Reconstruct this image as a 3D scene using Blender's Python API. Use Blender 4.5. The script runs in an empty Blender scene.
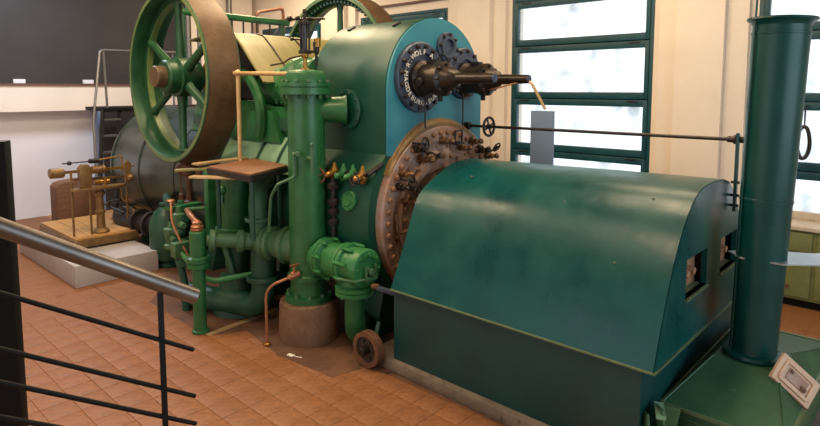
import bpy, bmesh, math, random
from mathutils import Vector, Matrix
R = math.radians
PI = math.pi
rnd = random.Random(7)
SC = bpy.context.scene
C = SC.collection

# ------------------------------------------------------------------ camera
cd = bpy.data.cameras.new('camera')
cam = bpy.data.objects.new('camera', cd)
C.objects.link(cam)
cd.sensor_width = 36
cd.lens = 590 / 820 * 36
cd.shift_y = -68 / 820
cd.clip_start = 0.05
cam.location = (0, 0, 2.2)
cam.rotation_euler = (R(90 - 5.422), 0, R(-47.2))
SC.camera = cam

# ------------------------------------------------------------------ world: overcast white sky
w = bpy.data.worlds.new('sky')
SC.world = w
w.use_nodes = True
wn = w.node_tree.nodes
bg = wn['Background']
bg.inputs[0].default_value = (0.86, 0.94, 1.0, 1)
bg.inputs[1].default_value = 1.7

SC.view_settings.view_transform = 'Standard'
SC.view_settings.look = 'None'
SC.view_settings.exposure = 0.0
SC.view_settings.gamma = 1
SC.view_settings.use_curve_mapping = False
SC.cycles.use_denoising = True
SC.cycles.max_bounces = 8
SC.cycles.transparent_max_bounces = 8


def lamp(name, loc, power, col, size, rot=(0, 0, 0), kind='AREA', sy=None):
    l = bpy.data.lights.new(name, kind)
    l.energy = power
    l.color = col
    if kind == 'AREA':
        l.size = size
        if sy:
            l.shape = 'RECTANGLE'
            l.size_y = sy
    else:
        l.shadow_soft_size = size
    o = bpy.data.objects.new(name, l)
    o.location = loc
    o.rotation_euler = rot
    C.objects.link(o)
    return o


# warm ceiling lamps and added fill lamps over the hall, cool daylight coming through the windows behind the camera
WARM = (1.0, 0.75, 0.47)
for i, (x, y, p) in enumerate([(4.0, 2.3, 72), (2.2, 5.0, 92), (4.4, 6.2, 85), (1.4, 2.6, 62), (5.9, 2.6, 40), (2.6, 9.2, 135), (5.9, 9.0, 80), (1.0, 6.4, 95)]):
    lamp('ceiling_and_fill_lamp', (x, y, 4.6), p, WARM if y != 9.2 else (0.80, 0.88, 1.0), 0.9)  # bluish one is added fill for the back wall, last one for left machinery
lamp('daylight_front', (2.6, -3.2, 2.6), 95, (0.50, 0.80, 1.0), 4.2, (R(90), 0, 0), sy=2.4)
lamp('daylight_left', (-2.7, 3.6, 2.6), 22, (0.72, 0.9, 1.0), 4.5, (R(90), 0, R(-90)), sy=2.4)


# ------------------------------------------------------------------ materials
def lin(c):
    return tuple(((v / 255) / 12.92 if v / 255 <= 0.04045 else ((v / 255 + 0.055) / 1.055) ** 2.4) for v in c) + (1,)


def mat(name, c1, c2=None, rough=0.5, metal=0.0, scale=6.0, bump=0.0, bscale=40.0, spec=0.5, c3=None, c3amt=0.58,
        rough2=None, c3scale=None, stretch=None, coat=0.0, rand=0.0):
    """painted or bare surface: two tones mixed by noise, a third tone as worn blotches with a shape of their own"""
    m = bpy.data.materials.new(name)
    m.use_nodes = True
    nt = m.node_tree
    N, L = nt.nodes, nt.links
    b = N['Principled BSDF']
    tc = N.new('ShaderNodeTexCoord')
    mp = N.new('ShaderNodeMapping')
    L.new(tc.outputs['Object'], mp.inputs['Vector'])
    if stretch:
        mp.inputs['Scale'].default_value = stretch
    n1 = N.new('ShaderNodeTexNoise')
    n1.inputs['Scale'].default_value = scale
    n1.inputs['Detail'].default_value = 6
    n1.inputs['Roughness'].default_value = 0.62
    L.new(mp.outputs[0], n1.inputs['Vector'])
    rp = N.new('ShaderNodeValToRGB')
    rp.color_ramp.elements[0].position = 0.33
    rp.color_ramp.elements[1].position = 0.68
    rp.color_ramp.elements[0].color = lin(c1)
    rp.color_ramp.elements[1].color = lin(c2 or c1)
    L.new(n1.outputs['Fac'], rp.inputs[0])
    col = rp.outputs[0]
    if c3:
        n2 = N.new('ShaderNodeTexNoise')
        n2.inputs['Scale'].default_value = c3scale or scale * 2.3
        n2.inputs['Detail'].default_value = 8
        n2.inputs['Roughness'].default_value = 0.7
        L.new(mp.outputs[0], n2.inputs['Vector'])
        r2 = N.new('ShaderNodeValToRGB')
        r2.color_ramp.elements[0].position = c3amt
        r2.color_ramp.elements[1].position = min(1, c3amt + 0.09)
        L.new(n2.outputs['Fac'], r2.inputs[0])
        mx = N.new('ShaderNodeMix')
        mx.data_type = 'RGBA'
        L.new(r2.outputs[0], mx.inputs[0])
        L.new(col, mx.inputs[6])
        mx.inputs[7].default_value = lin(c3)
        col = mx.outputs[2]
    if rand:
        oi = N.new('ShaderNodeObjectInfo')
        hs = N.new('ShaderNodeHueSaturation')
        mr = N.new('ShaderNodeMapRange')
        mr.inputs[3].default_value = 1 - rand
        mr.inputs[4].default_value = 1 + rand
        L.new(oi.outputs['Random'], mr.inputs[0])
        L.new(mr.outputs[0], hs.inputs['Value'])
        L.new(col, hs.inputs['Color'])
        col = hs.outputs[0]
    L.new(col, b.inputs['Base Color'])
    b.inputs['Metallic'].default_value = metal
    b.inputs['Specular IOR Level'].default_value = spec
    b.inputs['Coat Weight'].default_value = coat
    if rough2 is not None:
        mr = N.new('ShaderNodeMapRange')
        mr.inputs[1].default_value = 0.3
        mr.inputs[2].default_value = 0.7
        mr.inputs[3].default_value = rough
        mr.inputs[4].default_value = rough2
        L.new(n1.outputs['Fac'], mr.inputs[0])
        L.new(mr.outputs[0], b.inputs['Roughness'])
    else:
        b.inputs['Roughness'].default_value = rough
    if bump:
        n3 = N.new('ShaderNodeTexNoise')
        n3.inputs['Scale'].default_value = bscale
        n3.inputs['Detail'].default_value = 4
        L.new(mp.outputs[0], n3.inputs['Vector'])
        bp = N.new('ShaderNodeBump')
        bp.inputs['Strength'].default_value = bump
        bp.inputs['Distance'].default_value = 0.02
        L.new(n3.outputs['Fac'], bp.inputs['Height'])
        L.new(bp.outputs[0], b.inputs['Normal'])
    return m


M = {}
M['hood_green'] = mat('hood_green_paint', (0, 62, 64), (2, 78, 74), 0.24, scale=3, bump=0.14, bscale=5, rough2=0.44, spec=0.3, c3=(30, 96, 80), c3amt=0.62, c3scale=14)
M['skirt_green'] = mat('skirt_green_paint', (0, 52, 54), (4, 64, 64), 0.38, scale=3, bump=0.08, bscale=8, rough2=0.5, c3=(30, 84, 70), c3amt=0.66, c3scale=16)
M['trim_light'] = mat('pale_edge_paint', (104, 120, 84), (84, 106, 80), 0.45, scale=20)
M['deep_green'] = mat('housing_green_paint', (2, 58, 46), (8, 72, 54), 0.36, scale=3, bump=0.06, bscale=6, rough2=0.48, c3=(48, 104, 84), c3amt=0.68)
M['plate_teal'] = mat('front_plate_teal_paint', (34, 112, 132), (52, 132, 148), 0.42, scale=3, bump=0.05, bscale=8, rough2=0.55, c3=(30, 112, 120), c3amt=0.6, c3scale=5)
M['mid_green'] = mat('machine_green_paint', (22, 80, 42), (38, 104, 56), 0.36, scale=6, bump=0.08, bscale=18, rough2=0.5, c3=(80, 150, 96), c3amt=0.68, coat=0.1)
M['valve_green'] = mat('valve_bright_green_paint', (32, 100, 52), (52, 122, 68), 0.36, scale=8, bump=0.08, bscale=20, rough2=0.5, c3=(110, 170, 100), c3amt=0.68)
M['dark_green'] = mat('dark_green_paint', (16, 60, 44), (26, 78, 56), 0.45, scale=6, bump=0.1, bscale=20, c3=(60, 80, 60), c3amt=0.66)  # darker green for saddles, feet, brackets and low pipes
M['dull_green'] = mat('dull_pipe_green_paint', (48, 88, 58), (70, 108, 72), 0.5, scale=8, bump=0.1, bscale=25, c3=(96, 116, 84), c3amt=0.64)
M['pale_green'] = mat('pale_green_paint', (104, 142, 116), (128, 162, 132), 0.45, scale=6, c3=(90, 130, 104), c3amt=0.62)
M['sheet_steel'] = mat('grey_green_sheet_steel', (70, 84, 78), (98, 110, 102), 0.24, metal=0.85, scale=3, rough2=0.42, bump=0.06, bscale=5, stretch=(1, 0.3, 1), c3=(70, 80, 74), c3amt=0.62)
M['wheel_green'] = mat('flywheel_green_paint', (16, 58, 36), (30, 80, 48), 0.38, scale=5, bump=0.06, bscale=18, rough2=0.5, c3=(90, 130, 84), c3amt=0.66)
M['wheel_edge'] = mat('flywheel_rim_pale_paint', (104, 116, 66), (60, 96, 56), 0.42, scale=4)
M['tread_rust'] = mat('flywheel_tread_rust', (78, 58, 40), (104, 80, 54), 0.55, metal=0.15, scale=5, bump=0.1, bscale=40, c3=(78, 54, 42), c3amt=0.58)
M['rust'] = mat('rusty_iron', (88, 56, 38), (118, 78, 52), 0.6, scale=9, bump=0.2, bscale=50, c3=(70, 46, 36), c3amt=0.56)
M['ring_rust'] = mat('beige_rust_plate', (150, 106, 76), (168, 148, 142), 0.55, scale=8, bump=0.15, bscale=40, c3=(120, 76, 48), c3amt=0.58, c3scale=6, metal=0.1)
M['rivet_rust'] = mat('rusty_rivets', (124, 88, 62), (150, 112, 84), 0.5, scale=9, metal=0.2)
M['fitting_brown'] = mat('brown_brass_fittings', (92, 64, 42), (120, 88, 58), 0.42, scale=14, metal=0.4)
M['lag_gold'] = mat('gold_brown_lagging', (132, 104, 62), (104, 76, 46), 0.5, scale=9, bump=0.2, bscale=30, stretch=(1, 3, 1))
M['black_iron'] = mat('black_iron', (34, 32, 34), (52, 46, 44), 0.4, metal=0.4, scale=10, bump=0.1, bscale=50, rough2=0.55)
M['brown_iron'] = mat('brown_oiled_iron', (38, 32, 29), (56, 46, 38), 0.36, metal=0.5, scale=9, bump=0.1, bscale=40)
M['grey_flange'] = mat('grey_blue_flange_paint', (52, 62, 82), (72, 82, 100), 0.42, metal=0.2, scale=9, bump=0.1, bscale=40, c3=(50, 46, 46), c3amt=0.6)
M['white_paint'] = mat('white_letter_paint', (232, 228, 214), None, 0.5)
M['brass'] = mat('dull_brass', (150, 108, 48), (176, 132, 66), 0.34, metal=0.75, scale=12, c3=(100, 70, 36), c3amt=0.6)
M['copper'] = mat('worn_copper', (142, 92, 64), (168, 118, 84), 0.4, metal=0.45, scale=14, c3=(140, 84, 54), c3amt=0.6)
M['rail_tan'] = mat('tan_brass_rail', (176, 144, 98), (196, 166, 122), 0.4, metal=0.3, scale=10)
M['cover_tan'] = mat('tan_guard_sheet', (112, 106, 62), (132, 124, 76), 0.48, scale=4, bump=0.05, bscale=8, stretch=(3, 0.6, 0.6), c3=(120, 120, 72), c3amt=0.62)
M['tray_brown'] = mat('brown_wood_tray', (112, 74, 50), (136, 94, 64), 0.5, scale=5, stretch=(1, 6, 1), c3=(96, 60, 40), c3amt=0.6)
M['pier'] = mat('brown_stained_pier', (104, 74, 54), (130, 98, 72), 0.75, scale=5, bump=0.25, bscale=22, c3=(70, 52, 42), c3amt=0.56)
M['concrete'] = mat('worn_concrete', (96, 84, 72), (120, 106, 92), 0.8, scale=6, bump=0.25, bscale=30, c3=(66, 58, 52), c3amt=0.57)
M['pit'] = mat('dark_brown_concrete', (84, 56, 38), (108, 72, 48), 0.7, scale=4, bump=0.2, bscale=30, c3=(50, 38, 30), c3amt=0.58)  # foundation slab and joints, darker brown than the tiles
M['tile'] = mat('terracotta_tile', (118, 76, 46), (150, 98, 60), 0.5, scale=26, bump=0.1, bscale=90, rough2=0.62, c3=(112, 70, 44), c3amt=0.57, c3scale=4, rand=0.045)
M['filler'] = mat('pale_joint_filler', (150, 112, 74), (128, 94, 62), 0.8, scale=14)
M['grout'] = mat('grout', (186, 140, 96), (170, 124, 84), 0.8, scale=12)
M['wall_cream'] = mat('cream_plaster', (230, 216, 200), (238, 224, 208), 0.75, scale=2, bump=0.03, bscale=20)
M['wall_white'] = mat('white_plaster', (218, 218, 230), (224, 226, 236), 0.75, scale=2, bump=0.02)
M['band_cream'] = mat('cream_beam_paint', (222, 212, 202), (230, 220, 210), 0.7, scale=2)
M['panel_dark'] = mat('charcoal_panel', (44, 40, 41), (52, 47, 48), 0.6, scale=2)
M['strip_red'] = mat('red_brown_strip', (96, 62, 54), (110, 72, 62), 0.5, scale=4)
M['frame_teal'] = mat('window_teal_paint', (6, 58, 68), (12, 72, 80), 0.45, scale=6, c3=(40, 104, 108), c3amt=0.66)
M['ceiling'] = mat('ceiling_paint', (170, 152, 124), None, 0.8)
M['steel'] = mat('satin_handrail_steel', (106, 98, 94), (126, 116, 110), 0.4, metal=0.85, scale=6, stretch=(0.4, 3, 3))
M['black_paint'] = mat('black_bar_paint', (8, 8, 8), (12, 11, 12), 0.6, scale=5, spec=0.2)
M['grey_tube'] = mat('grey_steel_tube', (120, 118, 116), (140, 136, 132), 0.35, metal=0.7, scale=6)
M['plinth'] = mat('white_plinth_paint', (160, 154, 154), (170, 164, 164), 0.6, scale=3)
M['scale_wood'] = mat('scale_platform_wood', (158, 118, 68), (184, 142, 88), 0.55, scale=4, stretch=(1, 8, 1), bump=0.1, c3=(112, 76, 44), c3amt=0.6)
M['scale_iron'] = mat('scale_bronze_iron', (112, 86, 54), (140, 110, 70), 0.42, metal=0.45, scale=12, c3=(78, 58, 40), c3amt=0.6)
M['block_wood'] = mat('brown_block_wood', (92, 62, 46), (116, 80, 58), 0.65, scale=4, bump=0.1, stretch=(1, 1, 4), c3=(92, 62, 46), c3amt=0.58)
M['board_blue'] = mat('blue_grey_board', (104, 124, 156), (112, 132, 162), 0.5, scale=3)
M['cab_olive'] = mat('olive_cabinet_paint', (108, 114, 70), (126, 132, 84), 0.5, scale=5, c3=(108, 116, 62), c3amt=0.62)
M['cab_top'] = mat('cabinet_beige_top', (190, 176, 156), (206, 192, 172), 0.5, scale=4, stretch=(1, 6, 1))
M['chim_green'] = mat('chimney_green_paint', (0, 56, 56), (4, 68, 62), 0.28, scale=3, bump=0.06, bscale=8, rough2=0.4, spec=0.35, c3=(14, 84, 70), c3amt=0.64)
M['hopper_green'] = mat('hopper_green_paint', (38, 78, 54), (58, 98, 68), 0.4, scale=4, bump=0.08, bscale=14, rough2=0.55, c3=(92, 120, 92), c3amt=0.64)
M['plate_pink'] = mat('bare_cast_plate', (196, 164, 140), (212, 182, 158), 0.6, scale=8, bump=0.2, bscale=40, c3=(160, 116, 86), c3amt=0.6)
M['sheet_bare'] = mat('bare_thin_sheet', (150, 166, 178), (176, 188, 194), 0.3, metal=0.6, scale=8, c3=(120, 136, 140), c3amt=0.6)
M['brick_inside'] = mat('firebrick', (150, 104, 78), (176, 132, 104), 0.7, scale=9, bump=0.3, bscale=30, c3=(104, 66, 48), c3amt=0.56)
M['tyre'] = mat('dark_tyre', (44, 36, 32), (60, 48, 42), 0.55, scale=8)


def glass_mat():
    m = bpy.data.materials.new('frosted_pane')
    m.use_nodes = True
    nt = m.node_tree
    N, L = nt.nodes, nt.links
    N.remove(N['Principled BSDF'])
    out = N['Material Output']
    tr = N.new('ShaderNodeBsdfTransparent')
    tl = N.new('ShaderNodeBsdfTranslucent')
    gl = N.new('ShaderNodeBsdfGlossy')
    gl.inputs['Roughness'].default_value = 0.15
    tl.inputs[0].default_value = (0.6, 0.62, 0.64, 1)
    tc = N.new('ShaderNodeTexCoord')
    n = N.new('ShaderNodeTexNoise')
    n.inputs['Scale'].default_value = 3.2
    n.inputs['Detail'].default_value = 3
    L.new(tc.outputs['Object'], n.inputs['Vector'])
    r = N.new('ShaderNodeValToRGB')  # grey blotches put shadows of things outside into the pane
    r.color_ramp.elements[0].position = 0.5
    r.color_ramp.elements[1].position = 0.78
    r.color_ramp.elements[0].color = (0.05, 0.05, 0.05, 1)
    r.color_ramp.elements[1].color = (0.85, 0.85, 0.85, 1)
    L.new(n.outputs['Fac'], r.inputs[0])
    mx = N.new('ShaderNodeMixShader')
    L.new(r.outputs[0], mx.inputs[0])
    L.new(tr.outputs[0], mx.inputs[1])
    L.new(tl.outputs[0], mx.inputs[2])
    m2 = N.new('ShaderNodeMixShader')
    m2.inputs[0].default_value = 0.05
    L.new(mx.outputs[0], m2.inputs[1])
    L.new(gl.outputs[0], m2.inputs[2])
    L.new(m2.outputs[0], out.inputs[0])
    return m


M['pane'] = glass_mat()


# ------------------------------------------------------------------ mesh builder (world coordinates in, local out)
def V(*a):
    return Vector(a)


def basis(d):
    d = Vector(d).normalized()
    u = Vector((0, 0, 1)) if abs(d.z) < 0.9 else Vector((1, 0, 0))
    a = d.cross(u).normalized()
    return d, a, a.cross(d)


def fil(pts, rad, n=6):
    """polyline with rounded corners"""
    pts = [Vector(p) for p in pts]
    out = [pts[0]]
    for i in range(1, len(pts) - 1):
        p, a, b = pts[i], pts[i - 1], pts[i + 1]
        r = min(rad, (p - a).length * 0.49, (b - p).length * 0.49)
        s, e = p + (a - p).normalized() * r, p + (b - p).normalized() * r
        for k in range(n + 1):
            t = k / n
            out.append((1 - t) ** 2 * s + 2 * t * (1 - t) * p + t * t * e)
    out.append(pts[-1])
    return out


STUFF = {'bolts', 'base_bolts', 'rivets', 'lettering', 'gland_nuts', 'barring_teeth'}


class MB:
    def __init__(s):
        s.v = []
        s.f = []

    def add(s, vs, fs):
        o = len(s.v)
        s.v += [Vector(p) for p in vs]
        s.f += [tuple(i + o for i in f) for f in fs]
        return s

    def box(s, x0, x1, y0, y1, z0, z1):
        return s.add([(x0, y0, z0), (x1, y0, z0), (x1, y1, z0), (x0, y1, z0), (x0, y0, z1), (x1, y0, z1), (x1, y1, z1), (x0, y1, z1)],
                     [(3, 2, 1, 0), (4, 5, 6, 7), (0, 1, 5, 4), (1, 2, 6, 5), (2, 3, 7, 6), (3, 0, 4, 7)])

    def cbox(s, c, sx, sy, sz, rot=None):
        c = Vector(c)
        pts = [Vector((i * sx / 2, j * sy / 2, k * sz / 2)) for k in (-1, 1) for i, j in ((-1, -1), (1, -1), (1, 1), (-1, 1))]
        if rot:
            pts = [rot @ p for p in pts]
        return s.add([c + p for p in pts], [(3, 2, 1, 0), (4, 5, 6, 7), (0, 1, 5, 4), (1, 2, 6, 5), (2, 3, 7, 6), (3, 0, 4, 7)])

    def beam(s, a, b, wd, th, up=(0, 0, 1)):
        """rectangular bar from a to b: th along up, wd across"""
        a, b = Vector(a), Vector(b)
        d = (b - a).normalized()
        sd = d.cross(Vector(up)).normalized()
        uu = sd.cross(d)
        vs = []
        for p in (a, b):
            for i, j in ((-1, -1), (1, -1), (1, 1), (-1, 1)):
                vs.append(p + sd * i * wd / 2 + uu * j * th / 2)
        return s.add(vs, [(0, 1, 2, 3), (7, 6, 5, 4), (0, 4, 5, 1), (1, 5, 6, 2), (2, 6, 7, 3), (3, 7, 4, 0)])

    def prism(s, poly, vec):
        vec = Vector(vec)
        n = len(poly)
        vs = [Vector(p) for p in poly] + [Vector(p) + vec for p in poly]
        fs = [tuple(range(n - 1, -1, -1)), tuple(range(n, 2 * n))]
        fs += [(i, (i + 1) % n, n + (i + 1) % n, n + i) for i in range(n)]
        return s.add(vs, fs)

    def lathe(s, p0, d, prof, n=28, a0=0.0, a1=2 * PI, ref=None, closed=False):
        p0 = Vector(p0)
        d, a, b = basis(d)
        if ref:
            a = Vector(ref).normalized()
            b = d.cross(a)
        full = abs(a1 - a0 - 2 * PI) < 1e-4
        m = n if full else n + 1
        vs, fs = [], []
        for t, r in prof:
            for k in range(m):
                th = a0 + (a1 - a0) * k / n
                vs.append(p0 + d * t + (a * math.cos(th) + b * math.sin(th)) * max(r, 1e-5))
        P = len(prof)
        rng = range(P) if closed else range(P - 1)
        for i in rng:
            j = (i + 1) % P
            for k in range(n):
                k2 = (k + 1) % m
                fs.append((i * m + k, i * m + k2, j * m + k2, j * m + k))
        if full and not closed:
            fs.append(tuple(range(m - 1, -1, -1)))
            fs.append(tuple((P - 1) * m + k for k in range(m)))
        if not full and closed:
            fs.append(tuple(i * m for i in range(P)))
            fs.append(tuple(i * m + m - 1 for i in range(P - 1, -1, -1)))
        return s.add(vs, fs)

    def cyl(s, p0, p1, r0, r1=None, n=20):
        p0, p1 = Vector(p0), Vector(p1)
        r1 = r0 if r1 is None else r1
        L = (p1 - p0).length
        return s.lathe(p0, p1 - p0, [(0, r0), (L, r1)], n)

    def rcyl(s, p0, p1, r, e=0.01, n=20):
        """cylinder with chamfered ends"""
        p0, p1 = Vector(p0), Vector(p1)
        L = (p1 - p0).length
        return s.lathe(p0, p1 - p0, [(0, r - e), (e, r), (L - e, r), (L, r - e)], n)

    def tube(s, pts, r, n=10, closed=False):
        pts = [Vector(p) for p in pts]
        N = len(pts)
        rr = r if isinstance(r, (list, tuple)) else [r] * N
        prev = None
        vs, fs = [], []
        for i, p in enumerate(pts):
            if closed:
                t = (pts[(i + 1) % N] - pts[i - 1]).normalized()
            else:
                t = (pts[min(i + 1, N - 1)] - pts[max(i - 1, 0)]).normalized()
            if prev is None:
                _, a, _ = basis(t)
            else:
                a = (prev - t * prev.dot(t)).normalized()
            prev = a
            b = t.cross(a)
            for k in range(n):
                th = 2 * PI * k / n
                vs.append(p + (a * math.cos(th) + b * math.sin(th)) * rr[i])
        for i in range(N if closed else N - 1):
            j = (i + 1) % N
            for k in range(n):
                k2 = (k + 1) % n
                fs.append((i * n + k, i * n + k2, j * n + k2, j * n + k))
        if not closed:
            fs.append(tuple(range(n - 1, -1, -1)))
            fs.append(tuple((N - 1) * n + k for k in range(n)))
        return s.add(vs, fs)

    def torus(s, c, axis, Rr, r, n=28, m=8):
        d, a, b = basis(axis)
        return s.tube([Vector(c) + (a * math.cos(2 * PI * k / n) + b * math.sin(2 * PI * k / n)) * Rr for k in range(n)], r, m, True)

    def sphere(s, c, r, n=14, sc=(1, 1, 1)):
        vs, fs = [], []
        h = n // 2
        for i in range(h + 1):
            ph = PI * i / h
            for k in range(n):
                th = 2 * PI * k / n
                q = max(math.sin(ph), 1e-4)
                vs.append(Vector(c) + Vector((r * sc[0] * q * math.cos(th), r * sc[1] * q * math.sin(th), r * sc[2] * math.cos(ph))))
        for i in range(h):
            for k in range(n):
                fs.append((i * n + k, (i + 1) * n + k, (i + 1) * n + (k + 1) % n, i * n + (k + 1) % n))
        return s.add(vs, fs)

    def bolts(s, c, axis, Rr, num, r, h, a0=0.0, ref=None, sides=6, span=2 * PI):
        d, a, b = basis(axis)
        if ref:
            a = Vector(ref).normalized()
            b = d.cross(a)
        for k in range(num):
            th = a0 + span * k / num
            p = Vector(c) + (a * math.cos(th) + b * math.sin(th)) * Rr
            s.lathe(p, d, [(0, r), (h * 0.75, r), (h, r * 0.7)], sides)
        return s

    def handwheel(s, c, axis, Rr, r, spokes=4):
        s.torus(c, axis, Rr, r, 24, 8)
        d, a, b = basis(axis)
        c = Vector(c)
        s.rcyl(c - d * r * 1.8, c + d * r * 1.8, r * 2.0, r * 0.3, 12)
        for k in range(spokes):
            th = 2 * PI * k / spokes + 0.4
            s.cyl(c, c + (a * math.cos(th) + b * math.sin(th)) * Rr, r * 0.75, n=6)
        return s

    def build(s, name, m, parent=None, kind=None, label=None, bevel=0.0, sharp=32, loc=None):
        o3 = Vector((0, 0, 0))
        if parent is not None:
            o3 = world_loc(parent)
        if parent is None:
            if loc is None:
                xs = [p.x for p in s.v]
                ys = [p.y for p in s.v]
                zs = [p.z for p in s.v]
                loc = ((min(xs) + max(xs)) / 2, (min(ys) + max(ys)) / 2, min(zs))
            o3 = Vector(loc)
        me = bpy.data.meshes.new(name)
        me.from_pydata([p - o3 for p in s.v], [], s.f)
        bm = bmesh.new()
        bm.from_mesh(me)
        bmesh.ops.recalc_face_normals(bm, faces=bm.faces)
        if bevel:
            es = [e for e in bm.edges if len(e.link_faces) == 2 and e.calc_face_angle(0) > 0.6]
            bmesh.ops.bevel(bm, geom=es, offset=bevel, segments=2, profile=0.6, affect='EDGES')
        bm.to_mesh(me)
        bm.free()
        me.polygons.foreach_set('use_smooth', [True] * len(me.polygons))
        me.set_sharp_from_angle(angle=R(sharp))
        me.materials.append(m)
        o = bpy.data.objects.new(name, me)
        C.objects.link(o)
        if parent is not None:
            o.parent = parent
        else:
            o.location = o3
        if kind:
            o['kind'] = kind
        if name in STUFF:
            o['kind'] = 'stuff'
        if label:
            o['label'] = label
        return o


def world_loc(o):
    p = Vector(o.location)
    while o.parent is not None:
        o = o.parent
        p += Vector(o.location)
    return p


def thing(name, label, cat, loc, group=None):
    o = bpy.data.objects.new(name, None)
    o.empty_display_size = 0.1
    C.objects.link(o)
    o.location = loc
    o['label'] = label
    o['category'] = cat
    if group:
        o['group'] = group
    return o


def tag(o, label, cat, group=None):
    o['label'] = label
    o['category'] = cat
    if group:
        o['group'] = group
    return o


def struct(name, mb, m, **k):
    o = mb.build(name, m, **k)
    o['kind'] = 'structure'
    return o


# ------------------------------------------------------------------ setting: floor with tiles
XW = 7.3          # window wall
YB = 11.5         # back wall
fl = struct('floor', MB().box(-3.1, 7.6, -3.6, 11.8, -0.12, 0.0035), M['grout'], loc=(0, 0, 0.0035))
# the foundation under the engine
fp = [(2.76, 3.36), (3.08, 3.30), (3.12, 0.50), (5.10, 0.50), (5.2, 9.5), (3.05, 9.5), (3.02, 6.6), (2.52, 6.0), (2.48, 4.78), (2.80, 4.62), (2.70, 4.0)]


def inside(x, y):
    c = False
    for (xa, ya), (xb, yb) in zip(fp, fp[1:] + fp[:1]):
        if (ya > y) != (yb > y) and x < (xb - xa) * (y - ya) / (yb - ya) + xa:
            c = not c
    return c


TS = 0.2
spots = []
extra = []
for (X0, X1, Y0, Y1) in ((0.7, 3.1, 1.67, 11.5), (4.9, 7.3, -2.33, 3.07)):
    for j in range(int((Y1 - Y0) / TS + 0.99)):
        for i in range(round((X1 - X0) / TS)):
            x, y = X0 + TS * (i + 0.5), Y0 + TS * (j + 0.5)
            if all(inside(x + a * 0.1, y + b * 0.1) for a in (-1, 1) for b in (-1, 1)) or (2.2 < x < 3.0 and 7.1 < y < 9.0):
                continue
            az = math.degrees(math.atan2(x, y)) - 47.2
            d = math.hypot(x, y)
            if abs(az) > 37 or d < 1.2:
                extra.append((x, y))
                continue
            spots.append((d, x, y))
spots.sort()
tb = MB().box(-0.0985, 0.0985, -0.0985, 0.0985, -0.02, 0.0)
t0 = tb.build('floor_tile', M['tile'], bevel=0.002, loc=(0, 0, 0))
rest = MB()
for k, (d, x, y) in enumerate(spots):
    z = 0.006 + rnd.uniform(-0.0012, 0.0)
    if k < 300:
        t = t0 if k == 0 else bpy.data.objects.new('floor_tile', t0.data)
        if k:
            C.objects.link(t)
        t.parent = fl
        t.location = (x, y, z)
    else:
        rest.box(x - 0.0985, x + 0.0985, y - 0.0985, y + 0.0985, z - 0.02, z)
for x, y in extra:
    rest.box(x - 0.0985, x + 0.0985, y - 0.0985, y + 0.0985, -0.015, 0.0055)
rest.build('far_floor_tiles', M['tile'], fl)['kind'] = 'stuff'
# old expansion joints between the tile fields, with bits of pale filler
MB().box(2.694, 2.708, 2.2, 3.78, 0.004, 0.0075).build('expansion_joint', M['pit'], fl)
MB().box(2.296, 2.308, 5.2, 6.98, 0.004, 0.0075).build('expansion_joint', M['pit'], fl)
for (x, y, r) in [(2.66, 3.30, 0.07), (2.73, 2.86, 0.06), (2.70, 2.62, 0.075), (2.28, 5.30, 0.06)]:
    MB().prism([(x + r * rnd.uniform(0.5, 1.1) * math.cos(2 * PI * q / 9) * 0.6, y + r * rnd.uniform(0.5, 1.2) * math.sin(2 * PI * q / 9) * 1.5, 0.004) for q in range(9)], (0, 0, 0.003)).build('filler_patch', M['filler'], fl)
struct('trim_1', MB().prism([(x, y, 0.0) for x, y in fp], (0, 0, 0.010)), M['pit'])
# concrete kerb round the hood
struct('trim_2', MB().prism([(3.13, 3.38, 0.006), (3.11, 1.9, 0.006), (3.09, 0.42, 0.006), (5.15, 0.42, 0.006), (5.15, 3.38, 0.006)], (0, 0, 0.095)), M['concrete'], bevel=0.03)
# steel edge plank in the floor beside the pump
struct('trim_3', MB().beam((2.50, 4.78, 0.01), (3.30, 4.86, 0.01), 0.06, 0.014), M['rail_tan'])


# ------------------------------------------------------------------ walls
WIN = [(9.1, 11.1), (5.95, 7.97), (2.74, 4.76), (-0.42, 1.63)]     # openings along the window wall
ZB, ZT, CEIL = 0.62, 3.47, 5.0
mb = MB()
ys = [-3.6] + [v for wq in sorted(WIN) for v in wq] + [11.8]
for i in range(0, len(ys), 2):
    mb.box(XW, XW + 0.3, ys[i], ys[i + 1], 0, CEIL)
for a, b in WIN:
    mb.box(XW, XW + 0.3, a, b, 0, ZB)
    mb.box(XW, XW + 0.3, a, b, ZT, CEIL)
struct('wall_right', mb, M['wall_cream'])
for k, (a, b) in enumerate([(1.63, 2.74), (4.76, 5.95), (7.97, 9.1)]):
    mb = MB()
    mb.box(XW - 0.06, XW, a + 0.08, b - 0.08, 0, CEIL)
    mb.box(XW - 0.14, XW - 0.06, a + 0.30, b - 0.30, 0, CEIL)
    struct('trim_%d' % (4 + k), mb, M['wall_cream'], bevel=0.006)
for k, (a, b) in enumerate(WIN[:2]):
    struct('trim_%d' % (8 + k), MB().box(XW - 0.05, XW, a - 0.12, b + 0.10, 3.60, 3.63), M['strip_red'])


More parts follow.
